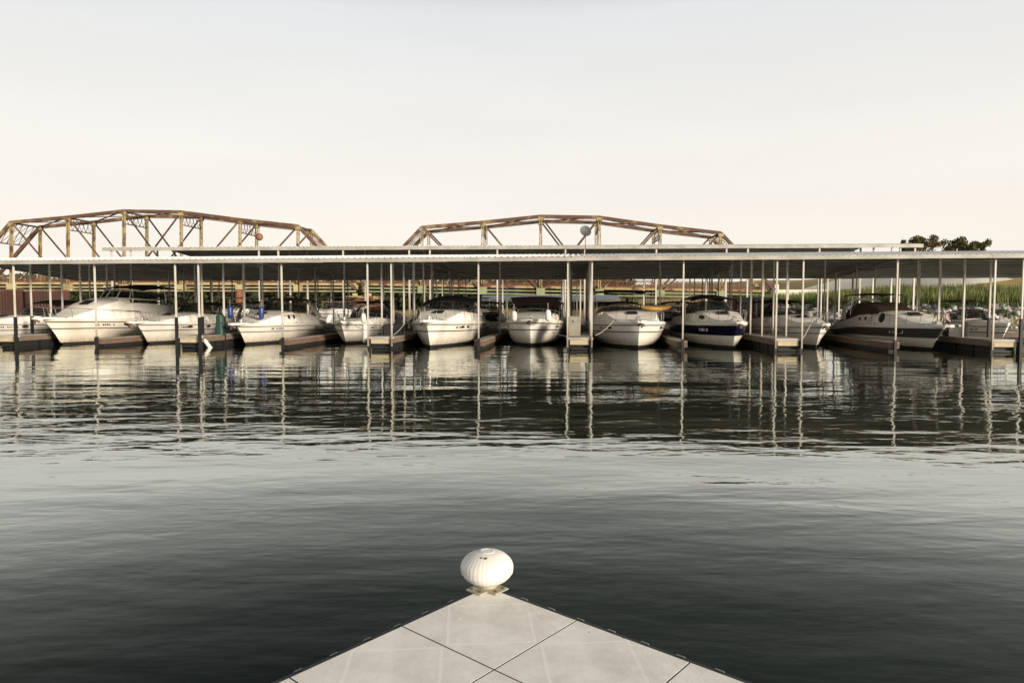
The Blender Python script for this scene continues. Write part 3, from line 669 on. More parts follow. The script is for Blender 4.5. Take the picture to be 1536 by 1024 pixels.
# ------------------------------------------------------------------ boats
def make_boat(label, u, v, L=9.5, B=3.1, zb=1.15, zst=0.95, H=0.55, tw=0.46, rot=0.0, hull='gel', band=None, rake=1.15, group='motor cruisers moored in the covered slips',
              wind=True, wh=0.5, bimini=None, cover=None, arch=None, bandf=.50, wl=.55, hullports=(), trunkports=(), pulpit=True, hardtop=False, flip=False, hatch=True, rail=True, entry=0.6, world=None, bluff=0.75, anchor=True, reg=True, seats=False, sweep=0.0, gloss=None):
    loc = world if world else dock_w(u, v); root = empty('cabin_cruiser', (loc[0], loc[1], 0), -TH + R(rot)); tag(root, label, 'boat', group)
    hb = B/2
    def zs(t): return zst + (zb-zst)*(1-t)**1.4 - sweep*sstep(.55, 1, t)
    def yb(z): return -rake*(max(0, z)/zb)**1.25 if z >= 0 else rake*.55*(-z/.3)
    def F(t, p, te):
        s = min(t/te, 1); return max(0.0, 1-(1-s)**2.2)**p
    ROW = [(1.0, 1.0, bluff), (.90, .995, bluff+.02), (.86, .985, bluff+.03), (bandf+.02, .94, bluff+.11) if band else (.64, .955, bluff+.08), (bandf, .92, bluff+.12) if band else (.60, .935, bluff+.09), (.30, .87, bluff+.20), (None, .80, bluff+.27), (None, .66, bluff+.40)]
    def hp(r, t):
        f, g_, p = ROW[r]
        z = zs(t)*f if f is not None else (.13 if r == 6 else -.28)
        if r == 5: z = lerp(zs(0)*.40, .18, sstep(0, .55, t)) 
        z0 = zs(0)*f if f is not None else z
        if r == 5: z0 = zs(0)*.40
        y0 = yb(z0); y = y0 + (L-y0)*t; w = hb*g_*F(t, p, entry)*(1-.08*sstep(.6, 1, t))
        return Vector((w, y, z))
    ts = [0, .012, .03, .055, .085, .12, .16, .21, .27, .34, .42, .5, .6, .7, .8, .9, 1.0]
    m = MB(); mats = [M[hull], M['stripe'], M[band] if band else M[hull], M['bottom']]
    rowm = {0: 0, 1: 1, 2: 2, 3: 1 if not band else 2, 4: 0, 5: 0, 6: 3}
    for s in (1, -1):
        rows = [[(s*p.x, p.y, p.z) for p in (hp(r, t) for t in ts)] for r in range(8)]
        m.grid(rows, mfun=lambda i, k: rowm[i])
    tr = [hp(r, 1) for r in range(8)]
    m.add([(p.x, p.y, p.z) for p in tr] + [(-p.x, p.y, p.z) for p in tr], [(i, i+1, 9+i, 8+i) for i in range(7)])
    me_o = m.build('hull', mats, root, smooth=32)
    # deck, cabin trunk, coaming and cockpit floor as one loft
    Hc = H*.75
    def ht(t): return H*sstep(.05, tw*.92, t) if t < tw else lerp(Hc, Hc*.55, sstep(tw+.1, 1, t))
    def dp(j, t):
        p = hp(0, t); Wd = p.x; h = ht(t)
        if t <= tw: fr = (1, .965, .82, .73, .50, .25, 0); zz = (0, .045, .055, .055+h*.86, .06+h*.95, .065+h*.99, .07+h)
        else: fr = (1, .965, .86, .80, .70, .66, 0); zz = (0, .045, .055, .05+h, .05+h, None, None)
        z = p.z + zz[j] if zz[j] is not None else .45
        return Vector((Wd*fr[j], p.y + (0 if t > .02 else .02*j), z))
    td = [0, .012, .03, .055, .085, .12, .16, .21, .27, .34, .40, tw-.002, tw, tw+.002, tw+.1, tw+.2, .8, .9, .985]
    m = MB()
    for s in (1, -1):
        m.grid([[(s*p.x, p.y, p.z) for p in (dp(j, t) for j in range(7))] for t in td])
    e_ = [dp(j, .985) for j in range(7)]; m.add([(p.x, p.y, p.z) for p in e_]+[(-p.x, p.y, p.z) for p in e_[::-1]], [tuple(range(14))])
    m.build('deck', M['deck'] if not gloss else M[gloss], root, smooth=35)
    if pulpit:
        z = zb+.02; pl = []
        m = MB(); outl = [(-.36, .5), (-.30, -rake-.25), (-.20, -rake-.50), (0, -rake-.58), (.20, -rake-.50), (.30, -rake-.25), (.36, .5)]
        outl = [(x, max(y, -rake-.58) if y < 0 else -rake+.55) for x, y in outl]
        m.add([(x, y, z+.06) for x, y in outl]+[(x, y, z-.05) for x, y in outl], [tuple(range(7)), tuple(range(13, 6, -1))]+[(i, (i+1) % 7, 7+(i+1) % 7, 7+i) for i in range(7)])
        m.build('bow_pulpit', M['gel'], root)
    if anchor:
        m = MB(); y = -rake-(.45 if pulpit else .05); z = zb-.02
        m.bar((0, y+.5, z+.12), (0, y-.08, z-.05), .05, .06); m.bar((-.17, y+.05, z-.16), (0, y-.06, z-.02), .05, .09); m.bar((.17, y+.05, z-.16), (0, y-.06, z-.02), .05, .09); m.bar((0, y-.10, z-.24), (0, y-.04, z), .10, .05)
        m.build('anchor', M['steel_dark'], root)
        m = MB(); m.lathe([(.07, 0), (.07, .10), (.11, .11), (.11, .16), (.05, .19)], (0, -rake+.55, zb+.10), 10); m.box(-.12, .12, -rake+.66, -rake+.9, zb+.08, zb+.2); m.build('windlass', M['chrome'], root)
    if rail:
        m = MB(); pts = []
        tt = [.42, .34, .27, .21, .16, .12, .085, .055, .03]
        for t in tt: p = hp(0, t); pts.append(Vector((p.x*.95, p.y+.05, p.z+.50+.10*(1-t/.42))))
        rt = pts + ([Vector((.24, -rake-.45, zb+.62)), Vector((0, -rake-.52, zb+.63))] if pulpit else [Vector((.25, -rake+.12, zb+.60)), Vector((0, -rake+.05, zb+.60))])
        full = [Vector((pts[0].x+.02, pts[0].y+.5, hp(0, .46).z+.08))] + rt + [Vector((-p.x, p.y, p.z)) for p in rt[-2::-1]] + [Vector((-pts[0].x-.02, pts[0].y+.5, hp(0, .46).z+.08))]
        m.tube(full, .0145, 6)
        for i in (0, 2, 4, 6, 8):
            for s in (1, -1):
                q = pts[i]; b0 = hp(0, tt[i]); m.tube([(s*q.x, q.y, q.z), (s*b0.x*.95, b0.y+.20, b0.z+.04)], .012, 5)
        m.build('bow_rail', M['chrome'], root)
    if hatch:
        m = MB(); t = tw*.62; y = hp(0, t).y; z = dp(6, t).z; sl = (dp(6, t+.04).z-dp(6, t-.04).z)/(hp(0, t+.04).y-hp(0, t-.04).y)
        m.add([(x*.27, y+yy*.27, z+.02+dz+sl*yy*.27) for dz in (0, .04) for x, yy in ((-1, -1), (1, -1), (1, 1), (-1, 1))], [(4, 5, 6, 7), (0, 1, 5, 4), (1, 2, 6, 5), (2, 3, 7, 6), (3, 0, 4, 7), (3, 2, 1, 0)])
        m.build('deck_hatch', M['glass'] if False else M['black'], root)
    for s in (1, -1):
        for t in (.07, .40, .93):
            m = MB(); p = hp(0, t); x = s*p.x*.93; m.box(x-.02, x+.02, p.y-.09, p.y+.09, p.z+.085, p.z+.11); m.box(x-.018, x+.018, p.y-.03, p.y+.03, p.z+.03, p.z+.085)
            m.build('cleat', M['chrome'], root)
    def side_disc(fn, t, rx, rz, name):
        p, pt_, pr = fn(t); n = (pt_-p).cross(pr-p); n.normalize()
        if n.x < 0: n = -n
        ax = (pt_-p).normalized(); up = n.cross(ax).normalized()
        for s in (1, -1):
            m = MB(); k = 14; ring = lambda q, o_: [(s*(w_.x), w_.y, w_.z) for w_ in (p + ax*rx*q*math.cos(2*PI*i/k) + up*rz*q*math.sin(2*PI*i/k) + n*o_ for i in range(k))]
            m.add(ring(1.12, -.01)+ring(1.0, .022), [(i, (i+1) % k, k+(i+1) % k, k+i) for i in range(k)]+[tuple(range(k, 2*k))]); m.build(name, M['black'], root)
    for t, fz, rx, rz in hullports:
        def fn(t, fz=fz):
            a = lambda tt: hp(2, tt).lerp(hp(3, tt), fz)
            return a(t), a(t+.02), hp(2, t).lerp(hp(3, t), fz-.3)
        side_disc(fn, t, rx, rz, 'hull_porthole')
    for t, rx, rz in trunkports:
        def fn(t):
            a = lambda tt: dp(2, tt).lerp(dp(3, tt), .55)
            return a(t), a(t+.02), dp(3, t)
        side_disc(fn, t, rx, rz, 'cabin_porthole')
    if reg:                                             # worn registration characters, too small to read
        for s in (1, -1):
            m = MB(); t = .17; r_ = random.Random(int(u*100)+7)
            for k in range(9):
                t0 = t + k*.0105; wd = r_.uniform(.004, .0085)
                if k in (2, 7): continue
                q = []
                for tt, f in ((t0, .25), (t0+wd, .25), (t0+wd, .62), (t0, .62)):
                    p = hp(2, tt).lerp(hp(3, tt), f); q.append((s*(p.x+.012), p.y-.006, p.z))
                m.add(q, [(0, 1, 2, 3)])
            m.build('registration_mark', M['white_paint'] if band else M['stripe'], root, fix=False)
    zt = hp(0, tw).z + .06 + H
    Wt = hp(0, tw).x
    yw = hp(0, tw).y
    if wind:
        base = []; topp = []
        for a in np.linspace(-1, 1, 13):
            ang = a*PI/2; x = Wt*.80*math.sin(ang)*(1 if True else 0); yy = yw + .25 + 1.25*(1-math.cos(ang)) - .25
            if abs(a) > .99: yy += wl
            bz = zt - .05 - .10*abs(a)**2; base.append(Vector((x, yy, bz))); topp.append(Vector((x*.86, yy+wh*1.0*max(.25, math.cos(ang)), bz+wh*(1-.12*abs(a)**3))))
        m = MB(); m.grid([base, topp]); m.build('windshield', M['glass'], root, smooth=60)
        m = MB(); wf_ = .040 if wind == 'white' else .022; m.tube(topp, wf_, 6); m.tube(base, wf_, 6)
        for i in (0, 3, 5, 7, 9, 12): m.tube([base[i], topp[i]], wf_*.85, 6)
        m.build('windshield_frame', M['gel'] if wind == 'white' else M['steel_dark'], root)
    if bimini:
        bz, y0, y1, wf, mname = bimini[:5]; crown = bimini[5] if len(bimini) > 5 else .16
        rows = []
        for i in range(9):
            s = i/8; y = lerp(y0, y1, s)*L; row = []
            for k in range(9):
                a = -1 + k/4; row.append((a*hb*wf, y, bz - crown*(a**2)*1.3 - crown*1.2*abs(2*s-1)**2.5))
            rows.append(row)
        m = MB(); m.shell(rows, .035); m.build('bimini_top', M[mname], root, smooth=50)
        zc = zs(.6)+Hc
        for s in (1, -1):
            m = MB()
            for yy, yb_ in ((lerp(y0, y1, .06), lerp(y0, y1, .5)), (lerp(y0, y1, .5), lerp(y0, y1, .5)+.01), (lerp(y0, y1, .95), lerp(y0, y1, .5)+.02)):
                m.tube([(s*hb*wf*.98, yy*L, bz-crown*1.5), (s*hb*.80, yb_*L, zc)], .016, 6)
            m.build('bimini_frame', M['chrome'], root)
        if len(bimini) > 6:                       # clear side curtains
            m = MB(); zc = zs(.55)+Hc
            n_ = 8
            for s in (1, -1):
                m.grid([[(s*hb*.78, lerp(y0+.02, y1, k/n_)*L, zc) for k in range(n_+1)], [(s*hb*wf*.97, lerp(y0+.02, y1, k/n_)*L, bz-crown*1.35) for k in range(n_+1)]])
            m.build('side_curtain', M['glass'], root)
            m = MB(); m.grid([[(x*hb*.8, (y0+.03)*L-.2*(1-x*x), zt+wh*.55) for x in np.linspace(-.95, .95, 7)], [(x*hb*wf, y0*L+.03, bz-crown*(1.2+1.3*x*x)-.02) for x in np.linspace(-.97, .97, 7)]]); m.build('front_curtain', M[bimini[6]], root)
    if cover:                                     # fitted canvas over windshield and cockpit
        cz, cname = cover; rows = []
        for i, (s, zz, ww) in enumerate(((tw-.06, .0, .80), (tw-.02, .10, .82), (tw+.07, .80, .74), (tw+.12, .98, .70), (tw+.22, 1.0, .68), (tw+.31, .97, .70), (tw+.40, .50, .78), (tw+.47, .04, .82))):
            zz0 = hp(0, min(s, .99)).z+.06+(H if s < tw else Hc)*.9
            row = []
            for k in range(11):
                a = -1+k/5; row.append((a*hb*ww*(.985 if i else .9), s*L, zz0 + (cz-zz0)*zz*(1-.12*a**2) if abs(a) < .99 else zz0-.10))
            rows.append(row)
        m = MB(); m.shell(rows, .03); m.build('cockpit_cover', M[cname], root, smooth=40)
    if arch:
        za, ya, lean, mname = arch[:4]; wid = arch[4] if len(arch) > 4 else .42
        zc = zs(ya)+Hc-.1; rows = []
        for a in np.linspace(0, PI, 21):
            cx = math.copysign(abs(math.cos(a))**.55, math.cos(a)); sx = math.sin(a)**.6
            c = Vector((cx*hb*.84*(1-.1*sx), ya*L + lean*sx, zc + (za-zc)*sx)); w_ = wid*(1.25-.5*sx); t_ = .055
            d_ = Vector((cx, 0, sx)).normalized()
            rows.append([c+Vector((0, -w_/2, 0))+d_*t_, c+Vector((0, w_/2, 0))+d_*t_, c+Vector((0, w_/2, 0))-d_*t_, c+Vector((0, -w_/2, 0))-d_*t_])
        m = MB(); m.grid(rows, closed=True); m.build('radar_arch', M[mname], root, smooth=40)
        m = MB(); m.lathe([(.14, 0), (.20, .05), (.20, .12), (.05, .19)], (0, ya*L+lean, za+.05), 12); m.build('radar_dome', M['gel'], root, smooth=50)
    if hardtop:
        pass
    if seats:
        for x, yy in ((-.55, tw+.14), (.55, tw+.14), (0, .80)):
            m = MB(); m.box(x*hb-.30, x*hb+.30, yy*L-.26, yy*L+.26, .46, .90); m.box(x*hb-.30, x*hb+.30, yy*L+.265, yy*L+.40, .46, 1.55); m.build('helm_seat', M['seat'], root)
    m = MB(); m.box(-hb*.78, hb*.78, L+.004, L+.62, .24, .31); m.build('swim_platform', M['gel'], root)
    m = MB(); m.box(-.24, .24, L-.9, L-.15, .455, 1.02); m.build('aft_seat', M['seat'], root)
    m = MB(); m.box(-hb*.55, hb*.1, yw+.45, yw+.85, .455, zt-.12); m.build('helm_console', M['dark_box'], root)
    m = MB(); m.tube([(.35, .72*L, zs(.7)+Hc-.05), (.42, .74*L, zs(.7)+Hc+2.0)], [.012, .005], 5); m.build('antenna', M['white_paint'], root)
    root['dims'] = 0; del root['dims']
    return root

def bu(px, v): return u_at(px, v, 0.0)
BO = {}
# left edge boat, bow outside the frame
BO[0] = make_boat('pale cruiser cut by the left edge of the photo behind the first finger pier', bu(-42, 1.0), 1.0, L=9.5, B=3.0, zb=1.30, zst=1.05, H=.35, bimini=(2.5, .5, .85, .8, 'canvas_black'), hullports=[(.3, .3, .2, .06)])
BO[1] = make_boat('largest cruiser, tall cream cabin and long dark windshield under a black bimini, second from left', bu(92, 1.9), 1.9, L=12.0, B=3.7, zb=1.45, zst=1.2, H=1.25, tw=.40, rake=1.25, wh=0.55,
                  bimini=(3.45, .42, .78, .80, 'canvas_black', .12), arch=(2.75, .80, -.55, 'canvas_tan', .8), hullports=[(.33, .35, .26, .09)], hull='gel_cream', wind='white', wl=2.2)
BO[2] = make_boat('white cruiser with long bow pulpit and black bimini beside the green covered cart', bu(222, 3.2), 3.2, L=10.2, B=3.4, zb=1.22, zst=1.05, H=.55, tw=.44, rake=1.0,
                  bimini=(2.35, .50, .80, .82, 'canvas_black', .10), hullports=[(.26, .35, .20, .07), (.40, .35, .20, .07)], trunkports=[(.60, .12, .12)])
BO[3] = make_boat('cream cruiser with big curved tan arch and two blue fenders hung on its rail', bu(368, 2.9), 2.9, L=10.2, B=3.35, zb=1.14, zst=1.0, H=.72, tw=.42, rake=.95, sweep=.45,
                  bimini=(2.62, .44, .70, .78, 'canvas_brown', .10), arch=(2.55, .72, -1.4, 'gel_cream', .5), trunkports=[(.36, .11, .11), (.41, .11, .11)], hullports=[(.62, .5, .14, .05)])
BO[4] = make_boat('smaller white cruiser with black bimini left of the pier with the black box', bu(519, 4.2), 4.2, L=8.2, B=3.3, zb=1.24, zst=.95, H=.34, tw=.45, rake=.8,
                  bimini=(2.45, .5, .86, .84, 'canvas_black', .06), hullports=[(.35, .3, .16, .06)], pulpit=False)
BO[5] = make_boat('white cruiser with rounded dark bimini and two hull portholes, left of the narrow finger', bu(645, 1.4), 1.4, L=10.0, B=3.55, zb=1.36, zst=1.12, H=.62, tw=.42, rake=.75, rot=-1,
                  bimini=(2.75, .43, .74, .84, 'canvas_black', .26), hullports=[(.24, .35, .20, .06), (.31, .35, .17, .06)], arch=(2.5, .74, -.5, 'gel', .3), bluff=.62)
BO[6] = make_boat('cruiser seen bow-on with boxy maroon and black canvas enclosure', bu(796, 3.6), 3.6, L=9.2, B=3.35, zb=1.38, zst=1.05, H=0.5, tw=.40, rake=.55, rot=0, bluff=0.42, entry=.5,
                  bimini=(2.70, .42, .80, .88, 'canvas_black', .05, 'canvas_maroon'), hullports=[], pulpit=False, hatch=False)
BO[7] = make_boat('broad white bow with shaded left side and sunlit right side, carrying a yellow kayak', bu(957, 2.0), 2.0, L=10.0, B=4.1, zb=1.32, zst=1.1, H=.60, tw=.40, rake=.55, rot=4, bluff=.56, entry=.5,
                  bimini=(3.05, .50, .82, .80, 'canvas_black', .06), hullports=[(.14, .35, .20, .07)], wh=.25)
BO[8] = make_boat('white cruiser with a wide navy blue band along its hull', bu(1099, 2.0), 2.0, L=9.0, B=3.0, zb=1.30, zst=1.12, H=.62, tw=.42, rake=.75, rot=4, band='navy', entry=.55, bluff=.66,
                  bimini=(2.75, .42, .72, .80, 'canvas_black', .14), trunkports=[(.30, .36, .10)], wh=.55)
BO[9] = make_boat('white cruiser with black bimini and sunlit bow, just right of a pier', bu(1224, 3.4), 3.4, L=9.2, B=3.0, zb=1.18, zst=.98, H=.50, tw=.44, rake=.75, rot=2, bluff=.6,
                  bimini=(2.50, .50, .84, .82, 'canvas_black', .10), hullports=[], wh=.40)
BO[10] = make_boat('dark grey and white cruiser under a fitted brown canvas cover', bu(1398, 1.6), 1.6, L=9.6, B=3.0, zb=1.18, zst=1.05, H=.70, tw=.42, rake=1.0, rot=0, band='char', sweep=.30,
                   bimini=(2.85, .56, .84, .76, 'canvas_brown', .06), cover=(2.35, 'canvas_brown'), wind=False, trunkports=[(.38, .26, .24), (.53, .10, .10), (.60, .09, .09)], hullports=[(.20, .3, .22, .07)], arch=(2.5, .80, .3, 'gel', .35))
BO[11] = make_boat('open white runabout with cream seats and small brown bimini behind the last pier', bu(1500, 4.4), 4.4, L=6.6, B=2.4, zb=1.22, zst=1.10, H=.22, tw=.34, rake=.6, rot=0,
                   bimini=(2.45, .42, .78, .85, 'canvas_brown', .06), seats=True, pulpit=False, anchor=False, wh=.55)

# rear row: boats lying bow-away in the rear slips, and some in the dock beyond
random.seed(9)
rear = [(-29.4, 'far cruiser stern-on behind the left edge boat'), (-20.6, 'rear slip cruiser with black bimini behind the largest cruiser'), (-11.5, 'rear slip cruiser with black bimini behind the curved tan arch'),
        (-6.9, 'rear slip cruiser behind the smaller white cruiser'), (-3.6, 'rear slip cruiser with black bimini behind the rounded bimini boat'), (1.0, 'rear slip cruiser behind the bow-on boat with maroon canvas'),
        (6.2, 'rear slip cruiser behind the boat that carries the yellow kayak'), (10.4, 'rear slip cruiser behind the navy banded boat')]
rear_src = None
for i, (u, lb) in enumerate(rear):
    if rear_src is None:
        rear_src = make_boat(lb, u, 22.0, L=8.4, B=2.9, zb=1.2, zst=1.05, H=.45, bimini=(2.45, .48, .84, .84, 'canvas_black', .08), arch=(2.2, .78, -.2, 'gel', .3), group='boats in the rear slips', pulpit=False)
        r_ = rear_src
    else: r_ = copy_tree(rear_src)
    w = dock_w(u, 22.0 + random.uniform(-.5, .5)); r_.location = (w.x, w.y, 0); r_.rotation_euler[2] = PI - TH + R(random.uniform(-3, 3)); r_['label'] = lb
for i, (px, lb) in enumerate([(330, 'far white boat in the taller dock seen left of the tan arch cruiser'), (478, 'far white boat in the taller dock seen beside the tan arch'), (705, 'far white boat seen in the gap beside the rounded bimini boat'),
                              (1008, 'far boat in the taller dock seen beside the yellow kayak'), (1180, 'far boat in the taller dock seen near the red hut')]):
    r_ = copy_tree(BO[4]); p = px_at_depth(px, 470, 67.0); r_.location = (p.x, p.y, 0); r_.rotation_euler[2] = R(random.uniform(-8, 8)); r_['label'] = lb; r_['group'] = 'far boats in the taller dock'; r_.scale = (1.25, 1.25, 1.25)

# ------------------------------------------------------------------ things on and around the docks
def fender(loc, m_, label, r_=.13, l=.62, tilt=(0, 0, 0), group=None):
    o = empty('fender', loc); o.rotation_euler = tilt; tag(o, label, 'fender', group)
    b = MB(); b.lathe([(.03, -l/2), (r_*.7, -l/2+.04), (r_, -l/2+.13), (r_, l/2-.13), (r_*.7, l/2-.04), (.03, l/2)], n=14); b.build('fender_body', m_, o, smooth=50)
    b = MB(); b.tube([(0, 0, l/2), (0, .01, l/2+.35)], .012, 5); b.build('lanyard', M['rope'], o)
def at(px, py, v):                                        # point on the dock's plane v seen at a pixel
    z = 1.0
    for _ in range(4):
        u = u_at(px, v, z); w = dock_w(u, v); z = px_at_depth(px, py, w.y).z
    return Vector((w.x, w.y, z))
fender(at(345, 468, 4.2), M['fender_b'], 'blue fender hanging left, between the second white cruiser and the tan arch boat', .14, .75)
fender(at(392, 469, 3.6), M['fender_b'], 'blue fender standing on the foredeck rail of the tan arch cruiser', .14, .75)
fender(at(547, 500, 1.4), M['fender_w'], 'long white fender hanging beside the pier with the black box', .13, 1.0)
fender(at(312, 517, .3), M['fender_w'], 'white fender slanting into the water at the pier with the green cart', .10, .75, (0, R(-35), 0))
fender(at(771, 474, 2.6), M['fender_w'], 'cream fender on the left bow rail of the bow-on boat', .15, .55)
fender(at(822, 473, 2.6), M['fender_w'], 'cream fender on the right bow rail of the bow-on boat', .15, .60)
fender(at(493, 478, 1.6), M['fender_w'], 'white fender bundled at the bow of the smaller white cruiser', .14, .5, (0, R(25), 0))
fender(at(545, 477, 2.8), M['fender_w'], 'white fender on the foredeck of the smaller white cruiser', .13, .55)

def on_finger(k, f, v): u0, u1 = FU[k]; w = dock_w(lerp(u0, u1, f), v); return Vector((w.x, w.y, .602))
# dock boxes
def dock_box(loc, w, d_, h, m_, label, bev=.03):
    o = empty('dock_box', loc, -TH); tag(o, label, 'dock box')
    b = MB(); b.grid([[(-w/2*k, -d_/2*k, z), (w/2*k, -d_/2*k, z), (w/2*k, d_/2*k, z), (-w/2*k, d_/2*k, z)] for z, k in ((0, .93), (h*.78, 1.0))], closed=True); b.box(-w/2*.9, w/2*.9, -d_/2*.9, d_/2*.9, .01, .03); b.build('box_body', m_, o)
    b = MB(); b.box(-w/2-.03, w/2+.03, -d_/2-.03, d_/2+.03, h*.78, h*.86); b.grid([[(-w/2*k, -d_/2*k, z), (w/2*k, -d_/2*k, z), (w/2*k, d_/2*k, z), (-w/2*k, d_/2*k, z)] for z, k in ((h*.861, .98), (h*.95, .90), (h, .7))], closed=True)
    b.add([(-w*.35, -d_*.35, h), (w*.35, -d_*.35, h), (w*.35, d_*.35, h), (-w*.35, d_*.35, h)], [(0, 1, 2, 3)]); b.build('lid', m_, o)
    b = MB(); b.box(-.06, .06, -d_/2-.05, -d_/2-.031, h*.70, h*.82); b.build('latch', M['chrome'], o)
dock_box(on_finger(2, .62, 1.9), .95, .6, .60, M['dark_box'], 'black dock box on the pier left of the rounded bimini boat')
dock_box(on_finger(3, .30, 2.4), .62, .6, 1.0, M['grey_box'], 'tall grey-brown dock box on the pier right of the bow-on boat')
dock_box(on_finger(5, .15, 3.2), 1.0, .6, .72, M['dark_box'], 'dark dock box on the last pier at the right, before the open runabout')
# green covered cart
o = empty('covered_cart', on_finger(1, .92, 2.0), -TH); tag(o, 'upright dark green tarp-covered cart on the pier beside the white bucket', 'cart')
rows = []
for i, (z, k) in enumerate(((0.0, .27), (.15, .26), (.5, .23), (.75, .20), (.95, .21), (1.06, .15))):
    rows.append([(k*(1+.10*math.sin(7*a+i))*math.cos(a), k*(1+.08*math.sin(5*a))*math.sin(a), z + .0) for a in np.linspace(0, 2*PI, 25)[:-1]])
b = MB(); b.grid(rows, closed=True); b.add(rows[-1], [tuple(range(24))]); b.build('tarp', M['green_tarp'], o, smooth=50)
b = MB(); b.tube([(-.24, -.18, .55), (.24, -.20, .62)], .02, 6); b.build('tie_strap', M['black'], o)
o = empty('bucket', on_finger(1, .9, 4.3)); tag(o, 'small white bucket standing on the pier behind the green cart', 'bucket')
b = MB(); b.lathe([(.13, 0), (.165, .36), (.175, .36), (.175, .39), (.15, .39), (.12, .03)], n=16); b.build('pail', M['white_paint'], o, smooth=40)
b = MB(); b.tube([(.17*math.cos(a), -.02, .36+.15*math.sin(a)) for a in np.linspace(0, PI, 9)], .006, 5); b.build('bail_handle', M['chrome'], o)
# yellow kayak across the kayak boat's deck
p = at(984, 463, 5.2); o = empty('kayak', p, R(20)); o.scale = (.82, .82, .9); tag(o, 'yellow kayak lying across the cabin of the broad white boat', 'kayak')
rows = []
for s in np.linspace(0, 1, 13):
    w = .33*math.sin(PI*min(.985, max(.015, s)))**.6; rows.append([(-1.15+2.3*s, w*math.cos(a), .20*(.35+.65*math.sin(PI*max(.02, min(.98, s))))*math.sin(a) + .14*(2*s-1)**2) for a in np.linspace(0, 2*PI, 13)[:-1]])
b = MB(); b.grid(rows, closed=True); b.add(rows[0], [tuple(range(12))]); b.add(rows[-1], [tuple(range(12))]); b.build('kayak_hull', M['yellow_plastic'], o, smooth=50)
b = MB(); b.tube([(.38*math.cos(a), .2*math.sin(a), .205) for a in np.linspace(0, 2*PI, 17)[:-1]], .03, 6, closed=True); b.build('cockpit_rim', M['black'], o)
# mooring lines
def rope(a, b, sag, label):
    a, b = Vector(a), Vector(b); pts = [a.lerp(b, t) - Vector((0, 0, sag*4*t*(1-t))) for t in np.linspace(0, 1, 9)]; m = MB(); m.tube([p-a for p in pts], .018, 6); o = m.build('mooring_line', M['rope'], None, loc=a, smooth=60); tag(o, label, 'rope')
def rope_px(a, b, sag, label): rope(at(*a), at(*b), sag, label)
rope_px((828, 498, 2.2), (850, 504.5, .1), .03, 'white mooring line from the bow-on boat to the pier with the grey box')
rope_px((921, 480, .9), (893, 503, .6), .10, 'grey mooring line from the broad white boat down to the same pier')
rope_px((1216, 486, 1.4), (1204, 508, .6), .02, 'white mooring line from the sunlit bow right of the pier')
rope_px((525, 484, 1.3), (551, 496, .1), .04, 'mooring line from the smaller white cruiser to the pier post')
rope_px((607, 485, .6), (590, 502, .6), .06, 'mooring line from the rounded bimini boat to the pier with the black box')
# red hut on the rear walkway
p = at(1130, 484, 16.5); hut = empty('dock_hut', (p.x, p.y, .6), -TH); tag(hut, 'small red dock hut with dark windows behind the navy banded boat', 'hut')
b = MB(); b.box(-1.3, 1.3, 0, 2, 0, .75); b.box(-1.3, -1.15, 0, 2, .75, 2.0); b.box(1.15, 1.3, 0, 2, .75, 2.0); b.box(-.08, .08, 0, .12, .75, 2.0); b.box(-1.15, 1.15, 1.9, 2, .75, 2.0); b.build('wall', M['red_paint'], hut)
b = MB(); b.box(-1.6, 1.6, -.4, 2.3, 2.003, 2.12); b.build('roof', M['fascia'], hut)
for s in (-1, 1):
    b = MB(); b.box(min(s*.083, s*1.147), max(s*.083, s*1.147), .04, .07, .753, 2.0); b.build('window', M['glass'], hut)
# low metal boat shelter far behind
p = px_at_depth(722, 452, 90); q = px_at_depth(932, 452, 90); shl = empty('boat_shelter', ((p.x+q.x)/2, 90, 0)); tag(shl, 'low white metal boat shelter far behind the bow-on boat', 'boat shelter'); w = (q.x-p.x)/2
z0 = p.z; z1 = px_at_depth(722, 445, 90).z
b = MB(); rows = [[(x, y, z) for x in np.linspace(-w, w, 40)] for y, z in ((0, z0), (0.02, z0+.22), (3, z1+.25), (6, z0+.2))]; b.shell(rows, .03); b.build('roof', M['white_paint'], shl)
for k in range(7): 
    b = MB(); x = lerp(-w+.2, w-.2, k/6); b.box(x-.06, x+.06, .1, .22, .1, z0); b.build('shelter_post', M['post'], shl)
b = MB(); b.box(-w, w, 5.5, 7, .1, .5); b.build('walkway', M['wood_deck'], shl)
# houseboat with red trim
p = px_at_depth(508, 470, 72); hbt = empty('houseboat', (p.x, p.y, 0)); tag(hbt, 'small white houseboat with a red railed roof, seen behind the smaller white cruiser', 'houseboat')
b = MB(); b.grid([[(-2.0*k, -.2-k, z), (2.0*k, -.2-k, z), (2.0*k, 9, z), (-2.0*k, 9, z)] for z, k in ((-.2, .85), (.75, 1.0))], closed=True); b.add([(-2, -1.2, .75), (2, -1.2, .75), (2, 9, .75), (-2, 9, .75)], [(0, 1, 2, 3)]); b.build('hull', M['gel'], hbt)
b = MB(); b.box(-1.75, 1.75, .6, 8, .753, 1.9); b.build('cabin', M['white_paint'], hbt)
b = MB(); b.box(-1.9, 1.9, .3, 8.3, 1.903, 2.0)
for x in np.linspace(-1.8, 1.8, 7): b.box(x-.04, x+.04, .36, .44, 2.0, 2.5)
b.box(-1.85, 1.85, .35, .45, 2.5, 2.6); b.build('roof_rail', M['wood_side'], hbt)
for x in (-1.1, 0, 1.1): b = MB(); b.box(x-.35, x+.35, .57, .598, 1.1, 1.65); b.build('window', M['glass'], hbt)
